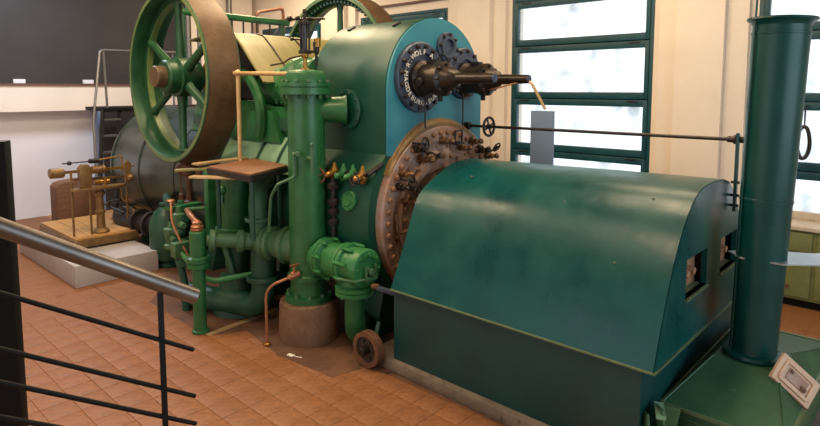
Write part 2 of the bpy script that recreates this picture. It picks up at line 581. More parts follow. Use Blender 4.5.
def window(n, a, b):
    """steel factory window: four top-hung sashes one above the other"""
    root = bpy.data.objects.new('window_%d' % n, None)
    C.objects.link(root)
    root.location = (XW + 0.05, (a + b) / 2, ZB)
    root['kind'] = 'structure'
    x0, x1 = XW + 0.0, XW + 0.09
    f = MB()
    fw = 0.05
    f.box(x0, x1, a, a + fw, ZB, ZT).box(x0, x1, b - fw, b, ZB, ZT).box(x0, x1, a + fw, b - fw, ZB, ZB + fw).box(x0, x1, a + fw, b - fw, ZT - fw, ZT)
    f.build('window_frame', M['frame_teal'], root, bevel=0.004)
    zz = [ZT - fw, 2.797, 2.068, 1.343, ZB + fw]
    for zm in zz[1:4]:
        MB().box(x0 + 0.062, x1, a + fw, b - fw, zm - 0.03, zm + 0.03).build('transom', M['frame_teal'], root)
    for i in range(4):
        z1, z0 = zz[i] - 0.006, zz[i + 1] + 0.006
        s = MB()
        q = 0.085
        y0, y1 = a + fw + 0.002, b - fw - 0.002
        xs0, xs1 = x0 - 0.012, x1 - 0.03
        s.box(xs0, xs1, y0, y0 + 0.05, z0, z1).box(xs0, xs1, y1 - 0.05, y1, z0, z1)
        s.box(xs0, xs1, y0 + 0.05, y1 - 0.05, z0, z0 + q).box(xs0, xs1, y0 + 0.05, y1 - 0.05, z1 - q, z1)
        so = s.build('sash', M['frame_teal'], root, bevel=0.004)
        MB().box(x0 + 0.02, x0 + 0.026, y0 + 0.045, y1 - 0.045, z0 + q - 0.005, z1 - q + 0.005).build('pane', M['pane'], so)
        h = MB()
        for yy in (y0 + 0.18, y1 - 0.18):
            h.box(xs0 - 0.008, xs0 + 0.002, yy - 0.07, yy + 0.07, z1 - 0.03, z1 - 0.012)
        h.build('hinge', M['black_iron'], so)
    return root


for i, (a, b) in enumerate(WIN):
    window(i + 1, a, b)

mb = MB()
mb.box(-3.1, 7.3, YB, YB + 0.3, 0, CEIL)
struct('wall_back', mb, M['wall_white'])
struct('trim_10', MB().box(-3.0, 7.16, 11.2, YB, 1.83, 2.26), M['band_cream'])
struct('trim_11', MB().box(-3.0, 5.75, 11.24, YB, 2.29, CEIL - 0.02), M['panel_dark'])
struct('trim_12', MB().box(-3.0, 5.75, 11.17, YB, 2.26, 2.29), M['strip_red'])
struct('trim_13', MB().box(3.93, 4.0, 11.22, YB, 0, 1.83), M['board_blue'])
struct('trim_14', MB().box(4.0, 7.16, 11.24, YB, 0, 1.83), M['panel_dark'])
struct('trim_15', MB().box(5.75, 7.16, 11.26, YB, 2.26, CEIL - 0.02), M['wall_cream'])
# unseen sides of the hall: window openings let the daylight in
mb = MB()
mb.box(-3.1, -2.8, -3.6, 1.2, 0, CEIL).box(-3.1, -2.8, 6.2, 11.5, 0, CEIL).box(-3.1, -2.8, 1.2, 6.2, 0, 1.2).box(-3.1, -2.8, 1.2, 6.2, 3.8, CEIL)
struct('wall_left', mb, M['wall_cream'])
mb = MB()
mb.box(-2.8, 0.4, -3.6, -3.3, 0, CEIL).box(4.8, 7.3, -3.6, -3.3, 0, CEIL).box(0.4, 4.8, -3.6, -3.3, 0, 1.2).box(0.4, 4.8, -3.6, -3.3, 3.8, CEIL)
struct('wall_front', mb, M['wall_cream'])
struct('ceiling', MB().box(-3.1, 7.6, -3.6, 11.8, CEIL, CEIL + 0.2), M['ceiling'])
for i, x in enumerate((2.76, 3.80)):
    tag(MB().box(x - 0.085, x + 0.085, 11.19, 11.24, 2.292, 2.36).build('exhibit_label', M['wall_white'], bevel=0.004),
        ['small white card at the foot of the dark panel, farther from the ladder', 'small white card at the foot of the dark panel, next to the ladder'][i], 'label card')

# grey conduit on the back wall
tag(MB().cyl((6.58, 11.20, 2.5), (6.58, 11.20, CEIL), 0.055, n=14).build('conduit', M['grey_tube']), 'grey vertical pipe on the cream wall between flywheel and corner', 'pipe')


for i, x in enumerate((5.46, 5.68)):
    tag(MB().cyl((x, 10.8, 1.9), (x, 10.8, CEIL), 0.035, n=10).build('steel_rod', M['grey_tube']),
        ['thin upright steel rod seen through the near flywheel, left one of the pair', 'thin upright steel rod seen through the near flywheel, right one of the pair'][i], 'rod')

# ------------------------------------------------------------------ hood casing
CX = 4.1
HL = [(3.15, 0.665), (3.225, 0.85), (3.305, 1.03), (3.375, 1.16), (3.437, 1.26), (3.51, 1.36), (3.59, 1.445), (3.68, 1.52), (3.76, 1.565), (3.86, 1.593), (3.97, 1.603), (4.1, 1.606)]
HB = [(3.15, 0.665), (3.225, 0.82), (3.30, 0.985), (3.365, 1.145), (3.425, 1.285), (3.475, 1.36), (3.54, 1.41), (3.63, 1.458), (3.74, 1.512), (3.86, 1.562), (3.98, 1.585), (4.1, 1.590)]
HP = HL + [(2 * CX - x, z) for x, z in HL[-2::-1]]
HQ = HB + [(2 * CX - x, z) for x, z in HB[-2::-1]]
Y0, Y1 = 1.12, 3.12
hood = thing('engine_hood', 'long round-shouldered teal green sheet metal hood in the foreground', 'machine hood', (CX, 2.1, 0.0))
mb = MB()
n = len(HP)
NY = 10
vs = []
for k in range(NY + 1):
    y = Y0 + (Y1 - Y0) * k / NY
    f = (k / NY) ** 1.5
    vs += [(xa + (xb - xa) * f, y, za + (zb - za) * f) for (xa, za), (xb, zb) in zip(HP, HQ)]
base = len(vs)
for y in (Y0, Y1):
    vs += [(CX + (x - CX) * 0.985, y, 0.665 + (z - 0.665) * 0.985) for x, z in (HP if y == Y0 else HQ)]
fs = []
for k in range(NY):
    for i in range(n - 1):
        fs.append((k * n + i, k * n + i + 1, (k + 1) * n + i + 1, (k + 1) * n + i))
for i in range(n - 1):
    fs.append((base + i, base + n + i, base + n + i + 1, base + i + 1))
    fs.append((i, base + i, base + i + 1, i + 1))
    fs.append((NY * n + i, NY * n + i + 1, base + n + i + 1, base + n + i))
fs.append((0, NY * n, base + n, base))
fs.append((n - 1, base + n - 1, base + 2 * n - 1, NY * n + n - 1))
mb.add(vs, fs)
mb.build('hood_shell', M['hood_green'], hood, sharp=40)
# front end plate with two openings
holes = [(3.62, 4.01), (4.31, 4.70)]
hz0, hz1 = 0.95, 1.19


def ztop(x):
    for (xa, za), (xb, zb) in zip(HP, HP[1:]):
        if xa <= x <= xb:
            return za + (zb - za) * (x - xa) / (xb - xa)
    return 0.665


xs = sorted(set([x for x, _ in HP] + [v for h in holes for v in h]))
mb = MB()
T = 0.03
for xa, xb in zip(xs, xs[1:]):
    mid = (xa + xb) / 2
    segs = []
    za, zb = ztop(xa) - 0.004, ztop(xb) - 0.004
    if any(h[0] < mid < h[1] for h in holes):
        segs = [((0.665, 0.665), (hz0, hz0)), ((hz1, hz1), (za, zb))]
    else:
        segs = [((0.665, 0.665), (za, zb))]
    for (a0, b0), (a1, b1) in segs:
        for y, flip in ((Y0 - 0.004, 0), (Y0 + T, 1)):
            q = [(xa, y, a0), (xb, y, b0), (xb, y, b1), (xa, y, a1)]
            mb.add(q[::-1] if flip else q, [(0, 1, 2, 3)])
for a, b in holes:
    for q in ([(a, hz0), (b, hz0)], [(b, hz0), (b, hz1)], [(b, hz1), (a, hz1)], [(a, hz1), (a, hz0)]):
        (xa, za), (xb, zb) = q
        mb.add([(xa, Y0 - 0.004, za), (xb, Y0 - 0.004, zb), (xb, Y0 + T, zb), (xa, Y0 + T, za)], [(0, 1, 2, 3)])
mb.build('end_plate', M['hood_green'], hood, sharp=30)
for a, b in holes:
    bl = MB().box(a - 0.03, b + 0.03, Y0 + 0.075, Y0 + 0.45, hz0 - 0.05, hz1 + 0.04).build('furnace_block', M['brick_inside'], hood, bevel=0.01, label='brown firebrick block behind an opening')
    for q in (0.35, 0.62):
        k = MB()
        k.rcyl((a + (b - a) * q, Y0 + 0.08, (hz0 + hz1) / 2), (a + (b - a) * q, Y0 + 0.02, (hz0 + hz1) / 2 - 0.01), 0.026, 0.006, 10)
        k.build('bolt', M['brick_inside'], bl)
    MB().box(a - 0.02, b + 0.02, Y0 - 0.02, Y0 + 0.12, hz0 - 0.012, hz0).build('sill', M['trim_light'], hood)  # pale colour paints the highlight along each opening's lower edge
# worn pale lip along the bottom of shell and end plate
mb = MB().beam((3.145, Y0 - 0.008, 0.660), (3.145, Y1, 0.660), 0.013, 0.010).beam((3.14, Y0 - 0.008, 0.660), (2 * CX - 3.14, Y0 - 0.008, 0.660), 0.013, 0.010)
mb.build('lip', M['trim_light'], hood)
mb = MB()
for y in (1.5, 2.05, 2.6):
    mb.sphere((CX - 0.9, y, 0.72), 0.001, 6)
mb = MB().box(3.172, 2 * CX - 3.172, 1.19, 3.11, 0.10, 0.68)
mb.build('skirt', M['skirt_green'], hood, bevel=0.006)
mb = MB()
for i, (y, k) in enumerate([(1.45, 3), (1.9, 6), (2.5, 4), (2.75, 7), (1.35, 7)]):
    x, z = HP[k]
    mb.lathe((x + 0.004, y, z - 0.004), (-0.8, 0, 0.6), [(0, 0.012), (0.008, 0.009), (0.009, 0.001)], 8)
mb.build('rivets', M['dark_green'], hood)['kind'] = 'stuff'

# ------------------------------------------------------------------ boiler: green barrel, riveted ring plate, grey rear barrel
BC = (CX, 1.09)
boil = thing('boiler', 'horizontal green boiler barrel with a rusty riveted ring plate behind the hood', 'boiler', (CX, 5.0, 0.02))
BX, BZ = BC
MB().lathe((BX, 3.46, BZ), (0, 1, 0), [(0, 0.80), (0.0, 0.865), (2.44, 0.865), (2.44, 0.80)], 64).build('barrel', M['deep_green'], boil)
mb = MB()
mb.lathe((BX, 3.46, BZ), (0, -1, 0), [(0.0, 0.785), (0.06, 0.785), (0.075, 0.772), (0.075, 0.65), (0.055, 0.63), (0.055, 0.57), (0.075, 0.55), (0.075, 0.40), (0.06, 0.385), (0.06, 0.0)], 72)
mb.build('ring_plate', M['ring_rust'], boil, label='rusty beige front plate with rings of rivets')
mb = MB()
mb.bolts((BX, 3.385, BZ), (0, -1, 0), 0.722, 46, 0.024, 0.03, sides=8)
mb.bolts((BX, 3.385, BZ), (0, -1, 0), 0.51, 32, 0.021, 0.026, sides=8)
mb.bolts((BX, 3.405, BZ), (0, -1, 0), 0.60, 26, 0.012, 0.018, sides=6)
mb.build('rivets', M['rivet_rust'], boil)['kind'] = 'stuff'
# gold lagging edge above the ring plate
mb = MB()
mb.lathe((BX, 3.36, BZ), (0, 1, 0), [(0.03, 0.78), (0.03, 0.81), (0.055, 0.835), (0.075, 0.825), (0.10, 0.87), (0.13, 0.885), (0.15, 0.865)], 40, R(28), R(150), ref=(1, 0, 0))
# lathe about +Y with ref +X: b = d x a = (0,1,0)x(1,0,0) = -Z, so mirror to the top
for p in mb.v:
    p.z = 2 * BZ - p.z
    dx, dz_ = p.x - BX, p.z - BZ
    rr_, an = math.hypot(dx, dz_), math.degrees(math.atan2(dz_, dx))
    q = min(1.0, max(0.12, (152 - an) / 40))
    r2 = 0.79 + (rr_ - 0.79) * q
    p.x, p.z = BX + dx * r2 / rr_, BZ + dz_ * r2 / rr_
mb.build('lagging_edge', M['lag_gold'], boil)
MB().lathe((BX, 5.9, BZ), (0, 1, 0), [(0, 0.5), (0.0, 0.85), (0.04, 0.858), (2.95, 0.858), (2.99, 0.84), (2.99, 0.0)], 64).build('rear_barrel', M['sheet_steel'], boil, label='grey sheet steel lagging on the rear barrel')
for y in (6.9, 7.9, 8.8):
    MB().lathe((BX, y, BZ), (0, 1, 0), [(0, 0.85), (0.004, 0.866), (0.05, 0.866), (0.054, 0.85)], 64, closed=True).build('lagging_band', M['sheet_steel'], boil)
for y in (3.75, 5.3, 6.6, 8.4):
    MB().prism([(BX - 0.62, y - 0.12, 0.006), (BX - 0.50, y - 0.12, 0.52), (BX + 0.50, y - 0.12, 0.52), (BX + 0.62, y - 0.12, 0.006)], (0, 0.24, 0)).build('saddle', M['dark_green'], boil, bevel=0.01)
# pale sheets behind the column: light on the boiler's top shell painted in
for i, (a, b) in enumerate([(4.52, 4.80), (4.86, 5.16), (5.22, 5.86)]):
    mb = MB().lathe((BX, a, BZ), (0, 1, 0), [(0, 0.866), (0, 0.884), (b - a, 0.884), (b - a, 0.866)], 18, R(98), R(160), ref=(1, 0, 0), closed=True)
    for p in mb.v:
        p.z = 2 * BZ - p.z
    mb.build('lit_shell_sheet', M['pale_green'], boil)
# fittings on the ring plate: small cocks, a gauge frame and handwheels
for i, (x, z, s) in enumerate([(3.70, 1.69, 1.0), (3.80, 1.60, 1.2), (3.54, 1.50, 0.9), (3.50, 1.39, 0.9), (4.07, 1.74, 1.0), (4.50, 1.71, 1.0), (4.62, 1.62, 1.2), (4.76, 1.55, 1.0), (3.58, 1.26, 0.8), (3.90, 1.62, 0.9), (4.34, 1.66, 0.9)]):
    mb = MB()
    mb.rcyl((x, 3.40, z), (x, 3.33, z), 0.036 * s, 0.006, 8)
    mb.cyl((x, 3.34, z), (x, 3.26, z), 0.018 * s, n=10)
    mb.rcyl((x - 0.045 * s, 3.29, z - 0.01), (x + 0.05 * s, 3.29, z + 0.012), 0.017 * s, 0.003, 8)
    mb.sphere((x, 3.255, z), 0.024 * s, 10)
    if i % 2 == 0:
        mb.cyl((x, 3.29, z), (x + 0.01, 3.285, z - 0.07 * s), 0.010, n=8)
    mb.build('cock', M['fitting_brown'] if i % 3 else M['brown_iron'], boil)
for x, z, r in [(3.52, 1.45, 0.05), (3.60, 1.36, 0.045), (3.69, 1.74, 0.055)]:
    mb = MB().handwheel((x, 3.24, z), (0.2, -1, 0.1), r, 0.008, 3)
    mb.cyl((x, 3.24, z), (x, 3.39, z), 0.009, n=8)
    mb.build('hand_wheel', M['black_iron'], boil)
for (x, z, dx) in [(3.66, 1.42, 0.0), (3.72, 1.50, 0.03)]:
    MB().beam((x, 3.33, z), (x + 0.15, 3.31, z + 0.12), 0.05, 0.05).build('bracket_bar', M['ring_rust'], boil, bevel=0.004)
mb = MB()
for a, b in [((4.20, 1.72), (4.30, 1.72)), ((4.30, 1.72), (4.30, 1.82)), ((4.30, 1.82), (4.20, 1.82)), ((4.20, 1.82), (4.20, 1.72))]:
    mb.beam((a[0], 3.33, a[1]), (b[0], 3.33, b[1]), 0.012, 0.012, up=(0, 1, 0))
mb.box(4.20, 4.30, 3.30, 3.40, 1.695, 1.715)
mb.build('gauge_frame', M['black_iron'], boil)
MB().tube(fil([(3.46, 3.36, 1.16), (3.46, 3.33, 1.00), (3.56, 3.31, 1.02)], 0.04), 0.010, 8).build('hook_rod', M['fitting_brown'], boil)

# ------------------------------------------------------------------ cylinder housing on top of the boiler
HX, HZ, HR = 4.1, 2.18, 0.655
HY0, HY1 = 3.46, 4.45
hs = thing('cylinder_housing', 'round-topped green housing with a teal front plate above the ring plate', 'cylinder housing', (HX, 4.0, 1.7))


def arch(r, zb, n=28):
    pts = [(HX - r, zb)]
    for k in range(n + 1):
        th = PI - PI * k / n
        pts.append((HX + r * math.cos(th), HZ + r * math.sin(th)))
    pts.append((HX + r, zb))
    return pts


MB().prism([(x, HY0 + 0.012, z) for x, z in arch(HR, 1.62)], (0, HY1 - HY0 - 0.012, 0)).build('housing_shell', M['deep_green'], hs, sharp=25)
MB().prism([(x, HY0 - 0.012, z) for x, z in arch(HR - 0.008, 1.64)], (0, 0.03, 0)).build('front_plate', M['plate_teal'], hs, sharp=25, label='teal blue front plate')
for y in (3.66, 4.26):
    MB().beam((HX + 0.662 * math.cos(R(112)), y + 0.03, HZ + 0.662 * math.sin(R(112))), (HX + 0.662 * math.cos(R(120)), y + 0.03, HZ + 0.662 * math.sin(R(120))), 0.035, 0.02, up=(-0.5, 0, 0.86)).build('lifting_slot', M['black_iron'], hs, bevel=0.006)
FY = HY0 - 0.012


def flange(cx, cz, r, thick, m, bolts, br, name, inner=0.55):
    mb = MB().lathe((cx, FY, cz), (0, -1, 0), [(0, r), (thick * 0.8, r), (thick, r - 0.012), (thick, r * 0.74), (thick + 0.012, r * 0.72), (thick + 0.012, r * inner), (thick * 0.7, r * (inner - 0.03)), (thick * 0.7, 0)], 40)
    o = mb.build(name, m, hs)
    MB().bolts((cx, FY - thick, cz), (0, -1, 0), r * 0.87, bolts, br, br * 1.3, a0=0.15).build('bolts', M['black_iron'], o)
    return o


AX, AZ = 3.83, 2.30
fa = flange(AX, AZ, 0.305, 0.045, M['grey_flange'], 16, 0.021, 'cylinder_flange', 0.7)
fb = flange(4.44, 2.345, 0.24, 0.045, M['grey_flange'], 12, 0.019, 'cylinder_flange')
fc = flange(4.20, 2.575, 0.135, 0.035, M['grey_flange'], 8, 0.016, 'side_flange')


def letter(ch, size):
    cu = bpy.data.curves.new('glyph', 'FONT')
    cu.body = ch
    cu.size = size
    cu.extrude = 0.002
    cu.align_x = 'CENTER'
    cu.resolution_u = 3
    ob = bpy.data.objects.new('glyph', cu)
    C.objects.link(ob)
    dg = bpy.context.evaluated_depsgraph_get()
    dg.update()
    me = bpy.data.meshes.new_from_object(ob.evaluated_get(dg))
    vs = [v.co.copy() for v in me.vertices]
    fs = [tuple(p.vertices) for p in me.polygons]
    bpy.data.objects.remove(ob)
    bpy.data.curves.remove(cu)
    bpy.data.meshes.remove(me)
    return vs, fs


def arc_text(mb, txt, cx, cz, y, r, size, a0, a1, inward=False):
    for i, ch in enumerate(txt):
        if ch == ' ':
            continue
        a = R(a0 + (a1 - a0) * i / (len(txt) - 1))
        vs, fs = letter(ch, size)
        rad = Vector((math.cos(a), 0, math.sin(a)))
        up = -rad if inward else rad
        rt = Vector((up.z, 0, -up.x))
        o = Vector((cx, y, cz)) + rad * r
        mb.add([o + rt * v.x + up * (v.y - size * 0.36) + Vector((0, -1, 0)) * v.z for v in vs], fs)


mb = MB()
arc_text(mb, 'R.WOLF A.G.', AX, AZ, FY - 0.0585, 0.218, 0.062, 152, 20)
arc_text(mb, 'MAGDEBURG-BUCKAU', AX, AZ, FY - 0.0585, 0.218, 0.062, 172, 352, True)
mb.build('lettering', M['white_paint'], fa)


def tail(cx, cz, yend, s, m):
    mb = MB().lathe((cx, FY - 0.02, cz), (0, -1, 0), [(0, 0.165 * s), (0.05, 0.165 * s), (0.07, 0.135 * s), (0.20, 0.13 * s), (0.22, 0.155 * s), (0.28, 0.155 * s), (0.30, 0.115 * s), (0.40, 0.075 * s), (0.42, 0.046), (FY - 0.02 - yend, 0.038)], 28)
    o = mb.build('tail_rod_cover', m, hs)
    MB().lathe((cx, yend - 0.0005, cz), (0, -1, 0), [(0, 0.036), (0.008, 0.034), (0.010, 0.02)], 20).build('end_cap', M['grey_flange'], o)
    g = MB().bolts((cx, FY - 0.30, cz), (0, -1, 0), 0.132 * s, 8, 0.016, 0.03)
    for sgn in (-1, 1):
        g.rcyl((cx + sgn * 0.13 * s, FY - 0.14, cz - 0.02), (cx + sgn * 0.17 * s, FY - 0.14, cz - 0.03), 0.035, 0.006, 10)
    g.box(cx - 0.03, cx + 0.03, FY - 0.22, FY - 0.12, cz + 0.12 * s, cz + 0.17 * s)
    g.rcyl((cx, FY - 0.25, cz - 0.13 * s), (cx, FY - 0.25, cz - 0.20 * s), 0.022, 0.004, 10)
    g.build('gland_nuts', M['black_iron'], o)
    return o


ta = tail(AX, 2.285, 2.655, 0.95, M['brown_iron'])
tb = tail(4.44, 2.285, 2.72, 0.95, M['brown_iron'])
MB().tube(fil([(4.44, 2.74, 2.27), (4.44, 2.69, 2.25), (4.45, 2.56, 2.03)], 0.05), 0.013, 8).build('drip_pipe', M['rail_tan'], hs, label='thin tan drip pipe')
MB().tube(fil([(4.40, 3.30, 2.18), (4.40, 3.05, 2.20), (4.42, 2.80, 2.26)], 0.05), 0.007, 8).build('drip_pipe', M['copper'], hs)
for x in (AX, 4.36):
    MB().cyl((x, FY - 0.08, 2.16), (x, FY - 0.08, 1.86), 0.008, n=8).build('drain_pipe', M['black_iron'], hs)
# side flange for the receiver pipe
mb = MB().lathe((HX - HR, 3.92, 2.02), (-1, 0, 0), [(0, 0.175), (0.03, 0.175), (0.035, 0.165), (0.035, 0.1)], 32)
mb.build('pipe_flange', M['deep_green'], hs)
MB().bolts((HX - HR - 0.03, 3.92, 2.02), (-1, 0, 0), 0.15, 10, 0.014, 0.018).build('bolts', M['deep_green'], hs)
mb = MB()
for y in (3.66, 4.10):
    mb.cyl((HX - 0.32, y + 0.03, HZ + 0.57), (HX - 0.325, y + 0.02, HZ + 0.50), 0.012, n=8)
for p in mb.v:
    p.z += 0.0

# ------------------------------------------------------------------ control rod with handwheel
rod = thing('control_rod', 'long thin control rod with a black handwheel above the hood', 'control rod', (4.5, 2.3, 1.85))
MB().cyl((4.5, 1.02, 1.853), (4.5, 3.46, 1.853), 0.013, n=12).build('rod', M['brown_iron'], rod)
mb = MB().handwheel((4.5, 3.17, 1.853), (0, 1, 0), 0.085, 0.012, 4)
mb.build('hand_wheel', M['black_iron'], rod)
MB().rcyl((4.5, 3.38, 1.853), (4.5, 3.50, 1.853), 0.035, 0.008, 14).build('gland', M['black_iron'], rod)
MB().rcyl((4.5, 1.04, 1.853), (4.5, 1.16, 1.853), 0.022, 0.004, 12).rcyl((4.5, 1.10, 1.853), (4.5, 1.12, 1.853), 0.032, 0.004, 12).build('coupling', M['brown_iron'], rod)
MB().box(4.455, 4.485, 1.075, 1.095, 1.36, 1.90).build('support_bar', M['skirt_green'], rod)
mb = MB()
for z in (1.40, 1.47, 1.56):
    mb.rcyl((4.47, 1.06, z), (4.47, 1.116, z), 0.010, 0.003, 8)
mb.build('bolts', M['black_iron'], rod)
MB().handwheel((4.82, 3.30, 1.63), (0, 1, 0.6), 0.045, 0.008, 3).cyl((4.82, 3.30, 1.63), (4.74, 3.40, 1.54), 0.009, n=8).build('small_hand_wheel', M['black_iron'], rod)
rod.children[-1]['label'] = 'small black handwheel on the ring plate edge'

# ------------------------------------------------------------------ flywheels
SY, SZ = 6.24, 2.33


def flywheel(x0, wd, r, label, teeth=False, sp0=90):
    t = thing('flywheel', label, 'flywheel', (x0 + wd / 2, SY, SZ))
    p = (x0, SY, SZ)
    th = 0.055
    rim = MB().lathe(p, (1, 0, 0), [(0.0, r - 0.055), (0.0, r - 0.006), (0.006, r), (0.012, r - 0.002), (0.012, r - 0.02), (wd - 0.012, r - 0.02), (wd - 0.012, r - 0.002), (wd - 0.006, r), (wd, r - 0.006), (wd, r - 0.055), (wd - 0.02, r - 0.062), (wd * 0.62, r - 0.05), (wd * 0.60, r - 0.135), (wd * 0.44, r - 0.135), (wd * 0.42, r - 0.05), (0.02, r - 0.062)], 96, closed=True)
    rim.build('rim', M['wheel_green'], t)
    MB().lathe(p, (1, 0, 0), [(0.012, r - 0.021), (0.012, r), (wd * 0.5, r + 0.008), (wd - 0.012, r), (wd - 0.012, r - 0.021)], 96, closed=True).build('tread', M['tread_rust'], t, label='brown rusty outer face')
    MB().lathe(p, (1, 0, 0), [(-0.002, r - 0.052), (-0.002, r - 0.012), (0.004, r - 0.012), (0.004, r - 0.052)], 96, closed=True).build('rim_edge', M['wheel_edge'], t, label='pale worn rim edge')
    MB().lathe((x0 + wd * 0.435, SY, SZ), (1, 0, 0), [(0, r - 0.138), (0, r - 0.10), (wd * 0.17, r - 0.10), (wd * 0.17, r - 0.138)], 96, closed=True).build('inner_rib', M['wheel_edge'], t)
    MB().lathe((x0, SY, SZ), (1, 0, 0), [(-0.02, 0.10), (-0.02, 0.165), (0.0, 0.18), (0.10, 0.18), (0.11, 0.215), (wd - 0.11, 0.215), (wd - 0.1, 0.18), (wd, 0.18), (wd, 0.10)], 40).build('hub', M['wheel_green'], t)
    MB().rcyl((x0 - 0.12, SY, SZ), (x0 + 0.05, SY, SZ), 0.115, 0.01, 36).build('shaft_end', M['tread_rust'], t, label='brown end of the crankshaft')
    for k in range(6):
        a = R(sp0 + 60 * k)
        d = Vector((0, math.cos(a), math.sin(a)))
        q = Vector((0, -math.sin(a), math.cos(a)))
        c = Vector((x0 + wd * 0.5, SY, SZ))
        vs, fs = [], []
        m_ = 14
        prof = [(0.17, 0.066, 0.055), (0.28, 0.054, 0.044), (r - 0.22, 0.044, 0.034), (r - 0.12, 0.056, 0.05)]
        for (rr, wa, wb) in prof:
            for j in range(m_):
                u = 2 * PI * j / m_
                vs.append(c + d * rr + q * wa * math.cos(u) + Vector((1, 0, 0)) * wb * math.sin(u))
        for i in range(len(prof) - 1):
            for j in range(m_):
                fs.append((i * m_ + j, i * m_ + (j + 1) % m_, (i + 1) * m_ + (j + 1) % m_, (i + 1) * m_ + j))
        fs.append(tuple(range(m_ - 1, -1, -1)))
        fs.append(tuple((len(prof) - 1) * m_ + j for j in range(m_)))
        MB().add(vs, fs).build('spoke', M['wheel_green'], t)
    if teeth:
        mb = MB()
        for k in range(90):
            a = 2 * PI * k / 90
            d = Vector((0, math.cos(a), math.sin(a)))
            mb.beam(Vector((x0 + 0.06, SY, SZ)) + d * (r - 0.115), Vector((x0 + 0.06, SY, SZ)) + d * (r - 0.08), 0.035, 0.03, up=(1, 0, 0))
        mb.build('barring_teeth', M['wheel_green'], t)['kind'] = 'stuff'
    return t


flywheel(2.88, 0.36, 0.925, 'large six-spoked green flywheel with brown tread in full view at left')
flywheel(5.16, 0.36, 1.13, 'far flywheel partly hidden behind the round-topped housing', True)

# ------------------------------------------------------------------ engine frame: bed, crosshead guides, bearings, crankshaft
ef = thing('steam_engine', 'green engine bed with bearings and cylinders between the two flywheels', 'engine', (4.1, 5.6, 1.8))
for x in (3.48, 4.62):
    MB().prism([(x, 4.46, 1.70), (x, 4.46, 2.02), (x, 5.1, 2.02), (x, 5.7, 2.08), (x, 6.7, 2.10), (x, 6.9, 1.70)], (0.16, 0, 0)).build('bed_side', M['mid_green'], ef, bevel=0.012)
    # bearing pedestal with cap
    q = MB().prism([(x - 0.06, 5.86, 1.98), (x - 0.06, 5.98, 2.30), (x - 0.06, 6.03, 2.46), (x - 0.06, 6.45, 2.46), (x - 0.06, 6.50, 2.30), (x - 0.06, 6.62, 1.98)], (0.28, 0, 0)).build('bearing_pedestal', M['mid_green'], ef, bevel=0.015)
    MB().lathe((x - 0.09, SY, SZ), (1, 0, 0), [(0, 0.12), (0, 0.19), (0.34, 0.19), (0.34, 0.12)], 28).build('bearing_shell', M['brass'], q)
for x in (3.66, 4.50):
    g = MB().lathe((x, 4.44, 2.22), (0, 1, 0), [(0, 0.20), (0, 0.315), (0.05, 0.315), (0.06, 0.27), (0.30, 0.27), (0.34, 0.30), (0.42, 0.30), (0.46, 0.27), (0.52, 0.22), (0.95, 0.20), (1.0, 0.17), (1.0, 0.06)], 36).build('crosshead_guide', M['mid_green'], ef)
    MB().bolts((x, 4.90, 2.22), (0, 1, 0), 0.27, 10, 0.018, 0.03).build('bolts', M['mid_green'], g)
    MB().rcyl((x, 5.3, 2.24), (x, 6.1, 2.32), 0.05, 0.01, 14).build('connecting_rod', M['rust'], ef)
MB().rcyl((2.95, SY, SZ), (5.5, SY, SZ), 0.10, 0.01, 28).build('crankshaft', M['rust'], ef)
for x in (3.74, 3.98, 4.20, 4.44):
    MB().prism([(x, 6.10, 2.20), (x, 6.10, 2.46), (x, 6.36, 2.46), (x, 6.42, 2.05), (x, 6.04, 2.05)], (0.09, 0, 0)).build('crank_web', M['brown_iron'], ef, bevel=0.012)
# curved green stiffening rib seen behind the tan rail
pts = [Vector((3.36, 5.62 - 0.46 * math.sin(R(a)), 2.0 + 0.46 * math.cos(R(a)) - 0.08)) for a in range(-10, 125, 9)]
mb = MB()
mb.tube(pts, 0.055, 8)
mb.build('frame_rib', M['mid_green'], ef)
MB().prism([(3.40, 4.9, 1.66), (3.40, 5.05, 1.98), (3.40, 5.6, 1.98), (3.40, 5.85, 1.66)], (0.08, 0, 0)).build('frame_web', M['mid_green'], ef, bevel=0.01)
MB().box(3.44, 4.72, 4.5, 6.75, 1.78, 1.90).build('bed_plate', M['dark_green'], ef, bevel=0.01)
# eccentric and governor gear below the near flywheel, rusty
for (x, y, z0, z1, r) in [(3.24, 6.50, 0.80, 1.50, 0.07), (3.28, 6.30, 0.85, 1.42, 0.05), (3.26, 6.72, 0.85, 1.46, 0.045)]:
    mb = MB().lathe((x, y, z0), (0, 0, 1), [(0, r), (0.1, r), (0.12, r * 0.6), ((z1 - z0) * 0.55, r * 0.6), ((z1 - z0) * 0.6, r * 1.2), ((z1 - z0) * 0.75, r * 1.2), ((z1 - z0) * 0.8, r * 0.7), (z1 - z0, r * 0.7)], 14)
    mb.cyl((x, y, z0 + (z1 - z0) * 0.68), (x + 0.25, y, z0 + (z1 - z0) * 0.7), r * 0.6, n=10)
    mb.build('eccentric_rod', M['rust'], ef, label='rusty vertical gear rod under the near flywheel')

